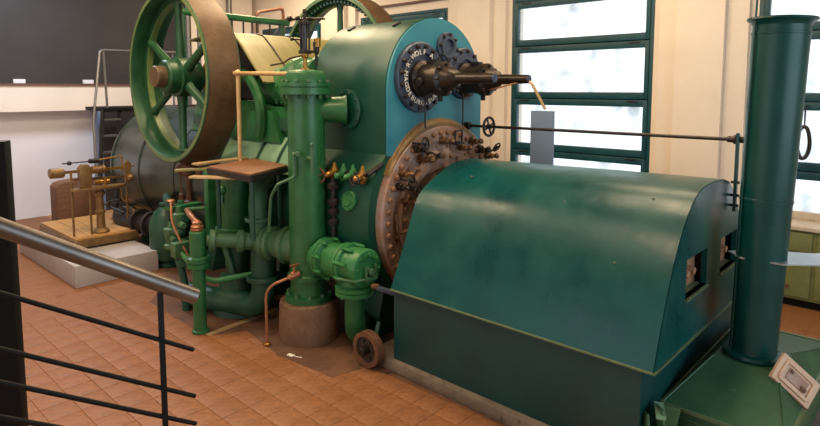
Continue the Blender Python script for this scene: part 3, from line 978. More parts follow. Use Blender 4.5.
# ------------------------------------------------------------------ tan crank guard
cg = thing('crank_guard', 'tan curved sheet cover over the crank between flywheels', 'guard cover', (3.85, 5.6, 2.3))
prof = [(6.55, 2.76), (6.25, 2.79), (5.95, 2.81), (5.72, 2.80), (5.60, 2.765), (5.45, 2.645), (5.30, 2.505), (5.15, 2.365), (5.05, 2.27)]
inn2 = [(y + 0.008, z - 0.014) for y, z in prof]
vs, fs = [], []
for x in (3.33, 4.72):
    vs += [(x, y, z) for y, z in prof] + [(x, y, z) for y, z in inn2]
n = len(prof)
for i in range(n - 1):
    fs += [(i, i + 1, 2 * n + i + 1, 2 * n + i), (n + i, 3 * n + i, 3 * n + i + 1, n + i + 1), (i, n + i, n + i + 1, i + 1), (2 * n + i, 2 * n + i + 1, 3 * n + i + 1, 3 * n + i)]
fs += [(0, 2 * n, 3 * n, n), (n - 1, 2 * n - 1, 4 * n - 1, 3 * n - 1)]
MB().add(vs, fs).build('guard_sheet', M['cover_tan'], cg, sharp=40)
MB().prism([(3.50, y, z - 0.015) for y, z in prof] + [(3.50, 5.06, 2.10), (3.50, 6.5, 2.10)], (0.01, 0, 0)).build('dark_interior_sheet', M['black_iron'], cg)  # black sheet added for the dark inside of the open guard
for x in (3.70, 4.10):
    mb = MB()
    mb.tube([(x, y, z + 0.006) for y, z in prof], 0.010, 6)
    mb.build('seam', M['brown_iron'], cg)
mb = MB().tube([(3.335, y, z - 0.004) for y, z in prof], 0.014, 8)
mb.build('edge_bead', M['cover_tan'], cg)
for y in (5.08, 6.5):
    for x in (3.5, 4.6):
        MB().cyl((x, y, 2.05), (x, y, 2.32 if y < 6 else 2.76), 0.02, n=8).build('guard_bracket', M['dark_green'], cg)

# ------------------------------------------------------------------ receiver column with stone pier
cxx, cyy = 3.13, 4.12
MBp = MB().lathe((cxx, cyy, 0.006), (0, 0, 1), [(0, 0.265), (0.02, 0.27), (0.30, 0.262), (0.335, 0.255), (0.345, 0.24)], 40)
tag(MBp.build('stone_pier', M['pier']), 'round brown stained stone pier under the tall green column', 'pier')
col = thing('receiver_column', 'tall upright green cast column with a domed flanged top', 'column', (cxx, cyy, 0.351))
MB().lathe((cxx, cyy, 0.351), (0, 0, 1), [(0, 0.21), (0.05, 0.21), (0.06, 0.165), (0.19, 0.16), (0.20, 0.185), (0.235, 0.185), (0.245, 0.165), (1.79, 0.158), (1.80, 0.158)], 40).build('shaft', M['mid_green'], col)
f1 = MB().lathe((cxx, cyy, 2.15), (0, 0, 1), [(0, 0.165), (0.005, 0.215), (0.06, 0.215), (0.065, 0.20), (0.07, 0.20), (0.072, 0.212), (0.10, 0.212), (0.105, 0.17)], 40).build('top_flange', M['mid_green'], col)
MB().bolts((cxx, cyy, 2.255), (0, 0, 1), 0.193, 12, 0.015, 0.022).bolts((cxx, cyy, 2.15), (0, 0, -1), 0.193, 12, 0.014, 0.03).build('bolts', M['dull_green'], f1)
MB().lathe((cxx, cyy, 2.25), (0, 0, 1), [(0, 0.178), (0.05, 0.176), (0.085, 0.165), (0.105, 0.14), (0.112, 0.09), (0.112, 0.0)], 40).build('dome', M['mid_green'], col)
f2 = MB().bolts((cxx, cyy, 0.40), (0, 0, 1), 0.187, 10, 0.017, 0.03).build('base_bolts', M['dull_green'], col)
arm = MB()
A, B = Vector((cxx + 0.05, cyy - 0.03, 2.02)), Vector((HX - HR - 0.036, 3.92, 2.02))
arm.lathe(A, B - A, [(0, 0.10), ((B - A).length - 0.03, 0.118), ((B - A).length, 0.13)], 32)
arm.build('outlet_arm', M['mid_green'], col, label='short horizontal pipe arm into the housing')
# valve lever and small pipe on the column
MB().tube(fil([(2.975, 4.10, 1.66), (2.95, 4.06, 1.66), (2.95, 4.06, 1.46), (2.78, 4.06, 1.42), (2.78, 4.16, 1.30), (2.78, 4.2, 1.0)], 0.03), 0.013, 8).build('lubricating_pipe', M['dull_green'], col)
mb = MB().rcyl((2.97, 4.04, 1.66), (2.93, 3.98, 1.66), 0.022, 0.004, 10)
mb.rcyl((3.04, 3.99, 1.62), (3.02, 3.90, 1.62), 0.018, 0.004, 10).cyl((3.02, 3.905, 1.62), (3.02, 3.905, 1.74), 0.012, n=8).cyl((3.02, 3.905, 1.62), (3.02, 3.905, 1.5), 0.012, n=8)
mb.sphere((3.02, 3.905, 1.74), 0.017, 10)
mb.build('test_cock', M['dull_green'], col)

# valve at the foot of the column
va = thing('bypass_valve', 'bright green flanged valve at the foot of the tall column', 'valve', (3.15, 3.62, 0.03))
vz = 0.765
MB().lathe((3.14, 4.02, vz), (0.02, -1, 0), [(0, 0.12), (0.05, 0.135), (0.10, 0.135), (0.11, 0.172), (0.145, 0.172), (0.15, 0.155), (0.155, 0.172), (0.19, 0.172), (0.20, 0.14), (0.30, 0.15), (0.36, 0.152), (0.38, 0.172), (0.41, 0.172), (0.415, 0.155), (0.42, 0.172), (0.455, 0.172), (0.46, 0.15), (0.50, 0.15), (0.52, 0.145)], 40).build('valve_body', M['valve_green'], va)
MB().lathe((3.15, 3.50, vz), (0.02, -1, 0), [(0, 0.155), (0.10, 0.158), (0.115, 0.15), (0.12, 0.135), (0.12, 0.10), (0.11, 0.09), (0.11, 0.0)], 36).build('valve_cover', M['valve_green'], va)
mb = MB()
mb.bolts((3.14, 3.60, vz), (0, -1, 0), 0.168, 8, 0.016, 0.14, a0=0.3).bolts((3.14, 3.86, vz), (0, -1, 0), 0.166, 8, 0.016, 0.075, a0=0.3)
mb.bolts((3.152, 3.385, vz), (0, -1, 0), 0.118, 8, 0.013, 0.02, a0=0.1)
mb.build('bolts', M['valve_green'], va)
mb = MB().rcyl((3.16, 3.40, vz - 0.02), (3.16, 3.33, vz - 0.02), 0.03, 0.006, 12).box(3.10, 3.22, 3.335, 3.365, vz - 0.085, vz - 0.055)
mb.cyl((3.11, 3.35, vz - 0.07), (3.11, 3.35, vz + 0.03), 0.010, n=8).cyl((3.21, 3.35, vz - 0.07), (3.21, 3.35, vz + 0.03), 0.010, n=8)
mb.tube([(3.16, 3.35, vz - 0.07), (3.02, 3.38, vz - 0.075), (2.93, 3.50, vz - 0.055)], 0.012, 8)
mb.build('lever', M['dull_green'], va)
vx, vy = 3.17, 3.56
MB().lathe((vx, vy, vz - 0.10), (0, 0, -1), [(0, 0.12), (0.06, 0.125), (0.075, 0.16), (0.105, 0.16), (0.11, 0.145), (0.115, 0.16), (0.145, 0.16), (0.15, 0.105)], 32).build('outlet_flange', M['valve_green'], va)
MB().bolts((vx, vy, vz - 0.245), (0, 0, -1), 0.135, 8, 0.014, 0.02).build('bolts', M['valve_green'], va)
pts = fil([(vx, vy, vz - 0.2), (vx, vy, 0.15), (vx + 0.42, vy + 0.35, 0.12)], 0.16)
MB().tube(pts, 0.085, 18).build('outlet_pipe', M['mid_green'], va)
MB().tube([(vx + 0.12, vy + 0.1, 0.006), (vx + 0.12, vy + 0.1, 0.08)], 0.05, 10).build('pipe_foot', M['dark_green'], va)

# cart wheel standing on the floor beside the hood
cw = thing('cart_wheel', 'small brown spoked iron wheel standing on the floor by the hood', 'wheel', (3.10, 3.37, 0.012))
wc = V(3.075, 3.295, 0.155)
ax = V(1.0, 0.02, 0).normalized()
mb = MB().lathe(wc - ax * 0.035, ax, [(0, 0.105), (0, 0.142), (0.07, 0.142), (0.07, 0.105)], 36, closed=True)
mb.build('tyre', M['rust'], cw)
MB().lathe(wc - ax * 0.018, ax, [(0, 0.0), (0, 0.11), (0.036, 0.11), (0.036, 0.0)], 32).build('disc', M['tyre'], cw)
mb = MB().rcyl(wc - ax * 0.09, wc + ax * 0.06, 0.035, 0.008, 16)
mb.bolts(wc - ax * 0.018, -ax, 0.07, 6, 0.012, 0.012)
mb.build('hub', M['brown_iron'], cw)
MB().beam(wc + ax * 0.05, wc + ax * 0.06 + V(0.10, 0.04, 0.16), 0.03, 0.02).build('bracket', M['dark_green'], cw)

# copper drain pipe
cp = thing('copper_pipe', 'bent copper pipe rising from the tiles to the column foot', 'pipe', (2.75, 4.22, 0.012))
MB().tube(fil([(2.75, 4.22, 0.012), (2.75, 4.22, 0.52), (2.90, 4.08, 0.60)], 0.14, 8), 0.0125, 10).build('pipe', M['copper'], cp)
mb = MB().rcyl((2.89, 4.09, 0.595), (2.97, 4.03, 0.635), 0.024, 0.005, 8).cyl((2.93, 4.06, 0.62), (2.93, 4.06, 0.70), 0.012, n=8).beam((2.89, 4.06, 0.705), (2.98, 4.06, 0.705), 0.018, 0.012)
mb.sphere((2.92, 4.07, 0.63), 0.022, 10)
mb.build('union_nut', M['copper'], cp)
MB().rcyl((2.75, 4.22, 0.01), (2.75, 4.22, 0.035), 0.035, 0.006, 10).build('floor_collar', M['brass'], cp)

# handwheel manifold on the boiler side
mf = thing('valve_manifold', 'row of small brass valves with handwheel under the housing', 'valves', (3.27, 3.75, 1.45))
MB().cyl((3.27, 4.05, 1.475), (3.27, 3.50, 1.50), 0.022, n=12).build('pipe', M['brown_iron'], mf)
for i, y in enumerate((3.92, 3.80, 3.68, 3.56)):
    mb = MB().lathe((3.27, y, 1.42), (0, 0, 1), [(0, 0.02), (0.02, 0.035), (0.06, 0.042), (0.10, 0.03), (0.12, 0.018), (0.15, 0.012)], 14)
    mb.rcyl((3.27, y, 1.475), (3.19, y - 0.02, 1.475), 0.03, 0.006, 8)
    mb.sphere((3.18, y - 0.02, 1.475), 0.028, 10)
    mb.build('valve', M['valve_green'] if i in (1, 2) else M['brass'], mf)
MB().handwheel((3.14, 3.98, 1.46), (1, 0.5, 0), 0.062, 0.010, 4).cyl((3.14, 3.98, 1.46), (3.27, 4.04, 1.47), 0.010, n=8).build('hand_wheel', M['rust'], mf)
MB().handwheel((3.17, 3.55, 1.46), (1, 0.3, 0), 0.040, 0.009, 3).cyl((3.17, 3.55, 1.46), (3.27, 3.56, 1.475), 0.009, n=8).build('hand_wheel', M['black_iron'], mf)
mb = MB().cyl((3.22, 3.88, 1.44), (3.22, 3.88, 0.92), 0.022, n=12)
for z in (1.34, 1.20, 1.12, 1.03):
    mb.lathe((3.22, 3.88, z), (0, 0, 1), [(0, 0.02), (0.01, 0.048), (0.05, 0.055), (0.07, 0.03)], 14)
mb.build('drain_pipe', M['black_iron'], mf, label='black vertical drain pipe with bulbous cocks')
MB().tube([(3.27, 3.50, 1.50), (3.40, 3.46, 1.58)], 0.02, 10).build('branch', M['brown_iron'], mf)
mh = thing('inspection_cover', 'small round bright green bolted cover on the boiler side', 'cover plate', (3.26, 3.70, 1.28))
d = V(-0.98, 0, 0.2).normalized()
c0 = V(BX, 3.70, BZ) + d * 0.855
MB().lathe(c0, d, [(0, 0.085), (0.03, 0.085), (0.036, 0.078), (0.036, 0.05), (0.05, 0.045), (0.05, 0.0)], 28).build('cover', M['valve_green'], mh)
MB().bolts(c0 + d * 0.036, d, 0.066, 6, 0.011, 0.012).build('bolts', M['valve_green'], mh)

# lubricator on top of the column
lb = thing('lubricator', 'black and brass sight-feed lubricator standing on the column dome', 'lubricator', (3.13, 4.12, 2.362))
MB().lathe((3.13, 4.12, 2.362), (0, 0, 1), [(0, 0.05), (0.012, 0.05), (0.016, 0.02), (0.10, 0.016), (0.11, 0.03), (0.14, 0.03), (0.15, 0.018)], 16).build('brass_foot', M['brass'], lb)
MB().box(3.085, 3.175, 4.085, 4.155, 2.50, 2.53).build('lower_block', M['black_iron'], lb, bevel=0.004)
MB().box(3.085, 3.175, 4.085, 4.155, 2.745, 2.775).build('upper_block', M['black_iron'], lb, bevel=0.004)
for q in ((3.10, 4.10), (3.16, 4.10), (3.10, 4.14), (3.16, 4.14)):
    MB().cyl((q[0], q[1], 2.52), (q[0], q[1], 2.75), 0.009, n=8).build('pillar', M['black_iron'], lb)
MB().rcyl((3.12, 4.12, 2.53), (3.12, 4.12, 2.745), 0.02, 0.004, 12).build('sight_glass', M['grey_flange'], lb)
MB().lathe((3.22, 4.08, 2.40), (0, 0, 1), [(0, 0.012), (0.10, 0.014), (0.11, 0.024), (0.20, 0.03), (0.21, 0.012), (0.24, 0.012)], 14).cyl((3.15, 4.11, 2.52), (3.22, 4.08, 2.52), 0.012, n=8).build('drip_cup', M['black_iron'], lb)
MB().lathe((3.225, 4.075, 2.56), (0, 0, 1), [(0, 0.03), (0.07, 0.03), (0.08, 0.015)], 14).build('brass_cap', M['brass'], lb)
mb = MB().lathe((3.13, 4.12, 2.775), (0, 0, 1), [(0, 0.03), (0.02, 0.03), (0.025, 0.012), (0.07, 0.012), (0.075, 0.02), (0.10, 0.016)], 12)
mb.cyl((3.13, 4.12, 2.79), (3.02, 4.18, 2.79), 0.010, n=8).sphere((3.02, 4.18, 2.79), 0.026, 10).sphere((3.08, 4.15, 2.80), 0.02, 10)
MB().cyl((3.03, 4.17, 2.62), (3.10, 4.13, 2.62), 0.008, n=8).sphere((3.03, 4.17, 2.62), 0.016, 8).build('side_cock', M['brown_iron'], lb)
mb.cyl((3.13, 4.12, 2.795), (3.28, 4.03, 2.80), 0.009, n=8)
mb.build('filler_valve', M['brown_iron'], lb)
MB().tube(fil([(3.08, 4.1, 2.48), (3.0, 4.16, 2.46), (2.97, 4.2, 2.42), (2.9, 4.3, 2.4)], 0.03), 0.008, 6).build('oil_pipe', M['brown_iron'], lb)

# ------------------------------------------------------------------ tray, guard rail, pump
tr = thing('step_tray', 'brown topped iron step plate beside the flywheel', 'platform', (3.15, 5.05, 1.42))
TP = [(3.30, 5.24), (3.21, 4.52), (2.65, 4.25), (2.66, 4.97)]
MB().prism([(x, y, 1.482) for x, y in TP], (0, 0, 0.018)).build('top_board', M['tray_brown'], tr, bevel=0.003, label='worn brown top board')
mb = MB()
for a, b in zip(TP, TP[1:] + TP[:1]):
    mb.beam((a[0], a[1], 1.457), (b[0], b[1], 1.457), 0.02, 0.05)
mb.build('rim', M['black_iron'], tr)
for a in [(2.74, 4.38), (2.76, 4.98), (3.18, 4.62), (3.22, 5.14)]:
    MB().cyl((a[0], a[1], 0.9), (a[0], a[1], 1.47), 0.022, n=8).build('support_post', M['dark_green'], tr)
for i, (p, q, m_) in enumerate([((2.60, 5.10, 1.512), (3.2, 5.22, 1.512), 'rail_tan'), ((2.50, 4.98, 1.42), (2.75, 4.60, 1.42), 'rail_tan'), ((2.46, 5.20, 1.46), (2.72, 5.02, 1.47), 'cover_tan')]):
    tag(MB().beam(p, q, 0.09, 0.02).build('wood_slat', M[m_], bevel=0.004),
        ['long tan wooden slat at the back of the step plate', 'short tan wooden slat under the front edge of step plate', 'yellowish wooden slat sticking out left of step plate'][i], 'wooden slat')
gr = thing('guard_rail', 'thin tan guard rail with one post standing on the step plate', 'guard rail', (3.10, 5.15, 1.50))
MB().cyl((3.10, 5.15, 1.50), (3.10, 5.15, 2.352), 0.021, n=12).build('post', M['rail_tan'], gr)
MB().cyl((3.09, 5.20, 2.354), (3.09, 4.28, 2.330), 0.019, n=12).build('rail', M['rail_tan'], gr)
MB().sphere((3.10, 5.15, 2.355), 0.034, 12).build('ball_joint', M['rail_tan'], gr)

pu = thing('feed_pump', 'dark green upright pump cylinder under the step plate', 'pump', (3.02, 5.1, 0.012))
MB().lathe((3.02, 5.12, 0.80), (0, 0, 1), [(0, 0.15), (0.02, 0.20), (0.06, 0.20), (0.07, 0.165), (0.55, 0.165), (0.56, 0.19), (0.59, 0.19), (0.595, 0.1)], 32).build('pump_barrel', M['mid_green'], pu)
MB().box(2.86, 2.98, 5.36, 5.44, 0.62, 1.40).build('pump_plate', M['mid_green'], pu, bevel=0.008)
MB().box(3.12, 3.26, 4.86, 4.96, 0.60, 1.36).build('pump_plate', M['black_iron'], pu, bevel=0.008)
MB().sphere((2.86, 5.08, 1.24), 0.045, 12).cyl((2.86, 5.08, 1.24), (2.98, 5.10, 1.24), 0.03, n=10).cyl((2.86, 5.08, 1.24), (2.84, 5.07, 1.12), 0.012, n=8).build('cock', M['mid_green'], pu)
MB().lathe((3.02, 5.12, 0.80), (0, 0, -1), [(0, 0.13), (0.15, 0.12), (0.40, 0.11), (0.42, 0.17), (0.46, 0.17), (0.60, 0.19), (0.70, 0.22), (0.787, 0.24)], 28).build('pump_foot', M['dark_green'], pu)
MB().tube([(2.86, 5.10, 0.74), (2.90, 5.02, 0.45), (2.98, 4.98, 0.20)], 0.028, 10).build('stay', M['dull_green'], pu)

# pipework between post valve, pump and column
pp = thing('green_pipework', 'dull green flanged pipes joining the post valve and the column', 'pipes', (2.8, 4.8, 0.012))
mb = MB()
A = V(2.56, 4.86, 0.85)
B = V(3.02, 4.64, 0.79)
L_ = (B - A).length
mb.lathe(A, B - A, [(0, 0.05), (0.02, 0.05), (0.03, 0.10), (0.07, 0.10), (0.08, 0.06), (L_ * 0.5, 0.065), (L_ * 0.5 + 0.02, 0.10), (L_ * 0.5 + 0.06, 0.10), (L_ * 0.5 + 0.08, 0.08), (L_, 0.08)], 24)
mb.build('branch_pipe', M['dull_green'], pp)
mb = MB()
A = V(2.98, 4.68, 0.79)
B = V(3.13, 4.22, 0.80)
L_ = (B - A).length
mb.lathe(A, B - A, [(0, 0.10), (0.08, 0.12), (0.10, 0.155), (0.14, 0.155), (0.145, 0.14), (0.15, 0.155), (0.19, 0.155), (0.20, 0.12), (0.30, 0.14), (0.32, 0.17), (0.36, 0.17), (0.37, 0.15), (L_, 0.15)], 28)
mb.build('main_pipe', M['dull_green'], pp)
mb = MB().bolts(A + (B - A).normalized() * 0.14, B - A, 0.14, 8, 0.012, 0.05)
mb.build('bolts', M['dull_green'], pp)
MB().tube(fil([(3.0, 4.68, 0.80), (2.99, 4.70, 1.20), (3.25, 4.9, 1.35)], 0.12), 0.085, 18).build('riser', M['dull_green'], pp)
MB().rcyl((2.995, 4.69, 0.98), (2.995, 4.69, 1.02), 0.125, 0.008, 24).build('riser_flange', M['dull_green'], pp)
MB().tube(fil([(3.02, 4.66, 0.75), (3.02, 4.66, 0.16), (2.80, 5.35, 0.14), (2.75, 5.6, 0.14)], 0.22), 0.115, 20).build('floor_elbow', M['dark_green'], pp, label='thick dark green elbow pipe along the floor')
MB().rcyl((3.02, 4.66, 0.42), (3.02, 4.66, 0.47), 0.16, 0.01, 24).build('elbow_flange', M['dark_green'], pp)
MB().tube(fil([(2.52, 5.30, 0.68), (2.60, 5.06, 0.47), (2.68, 4.96, 0.42), (3.0, 4.76, 0.47)], 0.06), 0.026, 10).build('small_pipe', M['valve_green'], pp)
MB().cyl((2.80, 5.4, 0.006), (2.80, 5.4, 0.12), 0.06, n=12).build('pipe_foot', M['dark_green'], pp)

gp = thing('post_valve', 'slim green pipe post with a copper topped valve on tiles', 'pipe post', (2.50, 4.90, 0.012))
MB().lathe((2.50, 4.90, 0.012), (0, 0, 1), [(0, 0.075), (0.02, 0.075), (0.025, 0.058), (0.58, 0.058), (0.60, 0.10), (0.64, 0.10), (0.645, 0.085), (0.65, 0.10), (0.69, 0.10), (0.70, 0.07), (0.92, 0.07), (0.93, 0.062)], 24).build('post', M['mid_green'], gp)
MB().bolts((2.50, 4.90, 0.70), (0, 0, 1), 0.085, 6, 0.011, 0.018).build('bolts', M['dull_green'], gp)
MB().lathe((2.50, 4.90, 0.942), (0, 0, 1), [(0, 0.052), (0.015, 0.058), (0.025, 0.05), (0.04, 0.056), (0.055, 0.042), (0.08, 0.042), (0.09, 0.026)], 20).build('copper_cap', M['copper'], gp)
MB().tube(fil([(2.51, 4.88, 1.01), (2.50, 4.94, 1.03), (2.52, 5.06, 1.06), (2.60, 5.28, 1.06)], 0.04), 0.025, 12).build('copper_elbow', M['copper'], gp)
# valve cluster behind the post
vc = thing('valve_cluster', 'cluster of small green valves and pipes behind the slim green post', 'valves', (2.66, 5.5, 0.012))
for i, (x, y, z, r, m_) in enumerate([(2.64, 5.42, 0.60, 0.09, 'dark_green'), (2.60, 5.62, 0.74, 0.075, 'dull_green'), (2.74, 5.70, 0.92, 0.07, 'mid_green'), (2.84, 5.50, 0.70, 0.08, 'dark_green'), (2.62, 5.50, 0.90, 0.06, 'dull_green')]):
    mb = MB().lathe((x, y, z - 0.12), (0, 0, 1), [(0, r * 0.7), (0.02, r), (0.05, r), (0.06, r * 0.65), (0.14, r * 0.9), (0.18, r), (0.21, r), (0.22, r * 0.5), (0.28, r * 0.4)], 18)
    mb.rcyl((x, y, z), (x - 0.02, y - 0.14, z - 0.01), r * 0.55, 0.006, 12)
    mb.build('valve', M[m_], vc)
MB().box(2.46, 2.62, 5.26, 5.36, 0.62, 0.76).build('valve_chest', M['dull_green'], vc, bevel=0.008)
MB().tube(fil([(2.56, 5.52, 1.10), (2.50, 5.40, 0.95), (2.54, 5.26, 0.72), (2.60, 5.2, 0.55)], 0.08), 0.011, 8).build('thin_pipe', M['copper'], vc)
MB().tube(fil([(2.62, 5.66, 1.0), (2.95, 5.5, 1.0), (3.0, 5.3, 0.95)], 0.08), 0.020, 8).build('thin_pipe', M['dull_green'], vc)
MB().rcyl((2.62, 5.66, 0.98), (2.62, 5.66, 1.06), 0.03, 0.01, 12).rcyl((2.62, 5.66, 1.06), (2.62, 5.66, 1.11), 0.045, 0.012, 12).build('copper_valve_cap', M['copper'], vc)
MB().tube(fil([(2.60, 5.66, 1.1), (2.60, 5.66, 0.8), (2.66, 5.5, 0.3), (2.66, 5.5, 0.006)], 0.08), 0.035, 10).build('down_pipe', M['dark_green'], vc)
MB().tube(fil([(2.84, 5.5, 0.7), (2.84, 5.5, 0.3), (2.86, 5.56, 0.006)], 0.08), 0.04, 10).build('down_pipe', M['dark_green'], vc)
MB().beam((2.56, 5.62, 1.03), (2.92, 5.66, 1.03), 0.10, 0.03).build('bracket_plate', M['mid_green'], vc)

# green air vessel and black exhaust pipe by the plinth
av = thing('air_vessel', 'squat rounded dark green air vessel right of the white plinth', 'air vessel', (3.24, 7.1, 0.012))
MB().lathe((3.24, 7.10, 0.012), (0, 0, 1), [(0, 0.14), (0.03, 0.15), (0.06, 0.12), (0.10, 0.18), (0.20, 0.215), (0.45, 0.22), (0.58, 0.205), (0.68, 0.155), (0.74, 0.09), (0.76, 0.07), (0.765, 0.09), (0.79, 0.09), (0.80, 0.05)], 32).build('vessel', M['dark_green'], av)
MB().tube(fil([(3.22, 7.3, 0.50), (3.16, 7.75, 0.46), (3.12, 8.2, 0.42), (3.3, 8.7, 0.40)], 0.2), 0.115, 18).build('black_pipe', M['black_iron'], av)
for y in (7.42, 7.7):
    MB().rcyl((3.20 - (y - 7.4) * 0.08, y, 0.485), (3.195 - (y - 7.4) * 0.08, y + 0.05, 0.482), 0.165, 0.01, 24).build('pipe_flange', M['black_iron'], av)
MB().tube(fil([(3.05, 8.05, 0.74), (2.98, 8.25, 0.70), (3.0, 8.35, 0.62), (3.1, 8.1, 0.55)], 0.05), 0.018, 8).build('crank_handle', M['black_iron'], av)
MB().tube([(3.25, 8.5, 0.006), (3.25, 8.5, 0.36)], 0.06, 10).build('pipe_foot', M['black_iron'], av)
MB().tube(fil([(3.24, 7.1, 0.79), (3.20, 7.02, 0.90), (3.0, 6.55, 0.92), (2.85, 6.0, 0.92)], 0.08), 0.045, 12).build('delivery_pipe', M['dark_green'], av)

# ------------------------------------------------------------------ chimney and hopper
hp = thing('ash_hopper', 'low pyramid-topped green hopper box below the smoke pipe', 'hopper', (4.1, 0.83, 0.10))
bx0, bx1, by0, by1, bz = 3.46, 5.12, 0.54, 1.175, 0.35
tz, tr_ = 0.53, 0.18
MB().box(bx0, bx1, by0, by1, 0.10, bz).build('hopper_box', M['hopper_green'], hp, bevel=0.005)
q = [(bx0, by0, bz), (bx1, by0, bz), (bx1, by1, bz), (bx0, by1, bz)]
oc = V(4.1, 0.85, tz)
top = [(4.1 + tr_ * sx, 0.85 + tr_ * sy, tz) for sx, sy in ((-1, -1), (1, -1), (1, 1), (-1, 1))]
mb = MB()
mb.add(q + top, [(0, 1, 5, 4), (1, 2, 6, 5), (2, 3, 7, 6), (3, 0, 4, 7), (4, 5, 6, 7), (3, 2, 1, 0)])
mb.build('hopper_top', M['hopper_green'], hp, sharp=5)
mb = MB()
for a, b in zip(q, q[1:] + q[:1]):
    mb.beam(V(*a), V(*b), 0.016, 0.02)
mb.build('rim', M['trim_light'], hp)
mb = MB()
for a, b in zip(q, top):
    mb.tube([a, b], 0.006, 6)
mb.build('seam', M['hopper_green'], hp)
MB().tube(fil([(3.455, 1.07, 0.30), (3.42, 1.07, 0.33), (3.42, 0.75, 0.33), (3.455, 0.75, 0.30)], 0.02), 0.007, 6).build('handle', M['dark_green'], hp)

ch = thing('smoke_pipe', 'tall dark green round smoke pipe standing on the hopper at right', 'chimney', (4.1, 0.85, tz))
a0, a1 = V(4.1, 0.85, tz), V(4.14, 0.80, 2.62)
L_ = (a1 - a0).length
MB().lathe(a0, a1 - a0, [(0, 0.165), (0.012, 0.17), (0.03, 0.165), (0.035, 0.135), (0.06, 0.132), (L_ * 0.47, 0.142), (L_ * 0.47 + 0.002, 0.146), (L_ * 0.47 + 0.02, 0.146), (L_ * 0.47 + 0.022, 0.143), (L_ - 0.10, 0.153), (L_ - 0.098, 0.157), (L_ - 0.085, 0.157), (L_ - 0.083, 0.153), (L_ - 0.02, 0.153)], 48).build('pipe', M['chim_green'], ch)
MB().lathe(a1, a0 - a1, [(0.0, 0.145), (0.0, 0.185), (0.012, 0.187), (0.024, 0.165), (0.05, 0.150)], 48).build('top_flange', M['chim_green'], ch)
d = (a1 - a0).normalized()
MB().tube([a0 + d * (0.05 + i * 0.2) + V(-0.10, 0.10, 0) * (1 + i * 0.015) for i in range(13)], 0.006, 6).build('seam', M['chim_green'], ch)
MB().bolts(a0 + V(0, 0, 0.02), (0, 0, 1), 0.152, 10, 0.009, 0.012).build('bolts', M['chim_green'], ch)

sh = MB()
sh.prism([(3.988, 0.925, 1.16), (3.998, 0.70, 1.16), (4.13, 0.53, 1.16), (4.42, 0.24, 1.16), (4.70, 0.42, 1.16), (4.40, 0.60, 1.16), (4.31, 0.78, 1.16), (4.26, 0.92, 1.16), (4.10, 1.02, 1.16)], (0, 0, 0.008))
tag(sh.build('sheet_collar', M['sheet_bare'], sharp=20), 'thin bare metal sheet collar halfway up the smoke pipe', 'metal sheet')

# pale cast plate leaning on the hopper
pl = thing('cast_plate', 'pale pinkish cast iron door plate lying on the hopper slope', 'plate', (3.948, 0.594, 0.40))
Mx = Matrix(((0.351, 0.755, -0.554), (-0.655, -0.224, -0.721), (-0.669, 0.616, 0.416)))
pc = V(3.948, 0.594, 0.505)


def pbox(cx, cy, cz, sx, sy, sz):
    return MB().cbox(pc + Mx @ V(cx, cy, cz), sx, sy, sz, Mx)


PW, PH = 0.266, 0.178
pbox(0, 0, 0, PW, PH, 0.028).build('plate', M['plate_pink'], pl, bevel=0.008)
for c, s_ in [((0, PH * 0.33, 0.018), (PW * 0.74, 0.02, 0.012)), ((0, -PH * 0.33, 0.02), (PW * 0.74, 0.02, 0.012)), ((PW * 0.36, 0, 0.02), (0.02, PH * 0.62, 0.012)), ((-PW * 0.36, 0, 0.02), (0.02, PH * 0.62, 0.012))]:
    pbox(*c, *s_).build('raised_border', M['plate_pink'], pl, bevel=0.004)
pbox(0.0, 0.0, 0.016, PW * 0.5, PH * 0.4, 0.008).build('inner_panel', M['ring_rust'], pl, bevel=0.002)
pbox(0.05, -0.02, 0.022, 0.035, 0.022, 0.016).build('boss', M['rust'], pl, bevel=0.004)
pbox(-0.05, 0.02, 0.022, 0.02, 0.02, 0.012).build('boss', M['rust'], pl, bevel=0.004)

# bent sheet bracket pieces between hood skirt and hopper
br = thing('sheet_bracket', 'folded grey-green sheet metal bracket in the gap by the hood corner', 'bracket', (3.36, 1.16, 0.056))
for a, b, t in [((3.17, 1.13), (3.24, 1.19), 0.30), ((3.20, 1.06), (3.30, 1.15), 0.34), ((3.31, 1.17), (3.36, 1.06), 0.32), ((3.14, 1.09), (3.20, 1.06), 0.26)]:
    MB().beam((a[0], a[1], 0.10 + t / 2), (b[0], b[1], 0.10 + t / 2 - 0.02), 0.012, t).build('bracket_leaf', M['dull_green'], br, bevel=0.002)
MB().beam((3.19, 1.08, 0.40), (3.32, 1.14, 0.42), 0.05, 0.01).build('bracket_top', M['pale_green'], br)

# small item: black lever end with pale tip between valve and hood
lv = thing('regulator_lever', 'short black lever with a brown tip beside the hood corner', 'lever', (3.2, 3.2, 0.62))
MB().beam((3.115, 3.24, 0.655), (3.19, 3.10, 0.62), 0.04, 0.03).build('arm', M['grey_flange'], lv, bevel=0.004)
MB().cbox((3.108, 3.25, 0.665), 0.04, 0.06, 0.03, Matrix.Rotation(R(30), 3, 'Z')).build('tip', M['rust'], lv, bevel=0.008)
MB().cyl((3.18, 3.12, 0.62), (3.26, 3.09, 0.50), 0.014, n=8).build('pivot_rod', M['black_iron'], lv)

# ------------------------------------------------------------------ blue-grey board behind the hood
tag(MB().prism([(6.0, 3.35, 0.0), (6.0, 3.64, 0.0), (6.04, 3.64, 0.0), (6.04, 3.35, 0.0)], (0, 0, 1.95)).build('display_board', M['board_blue'], bevel=0.003), 'upright narrow blue-grey display board before the window', 'display board')
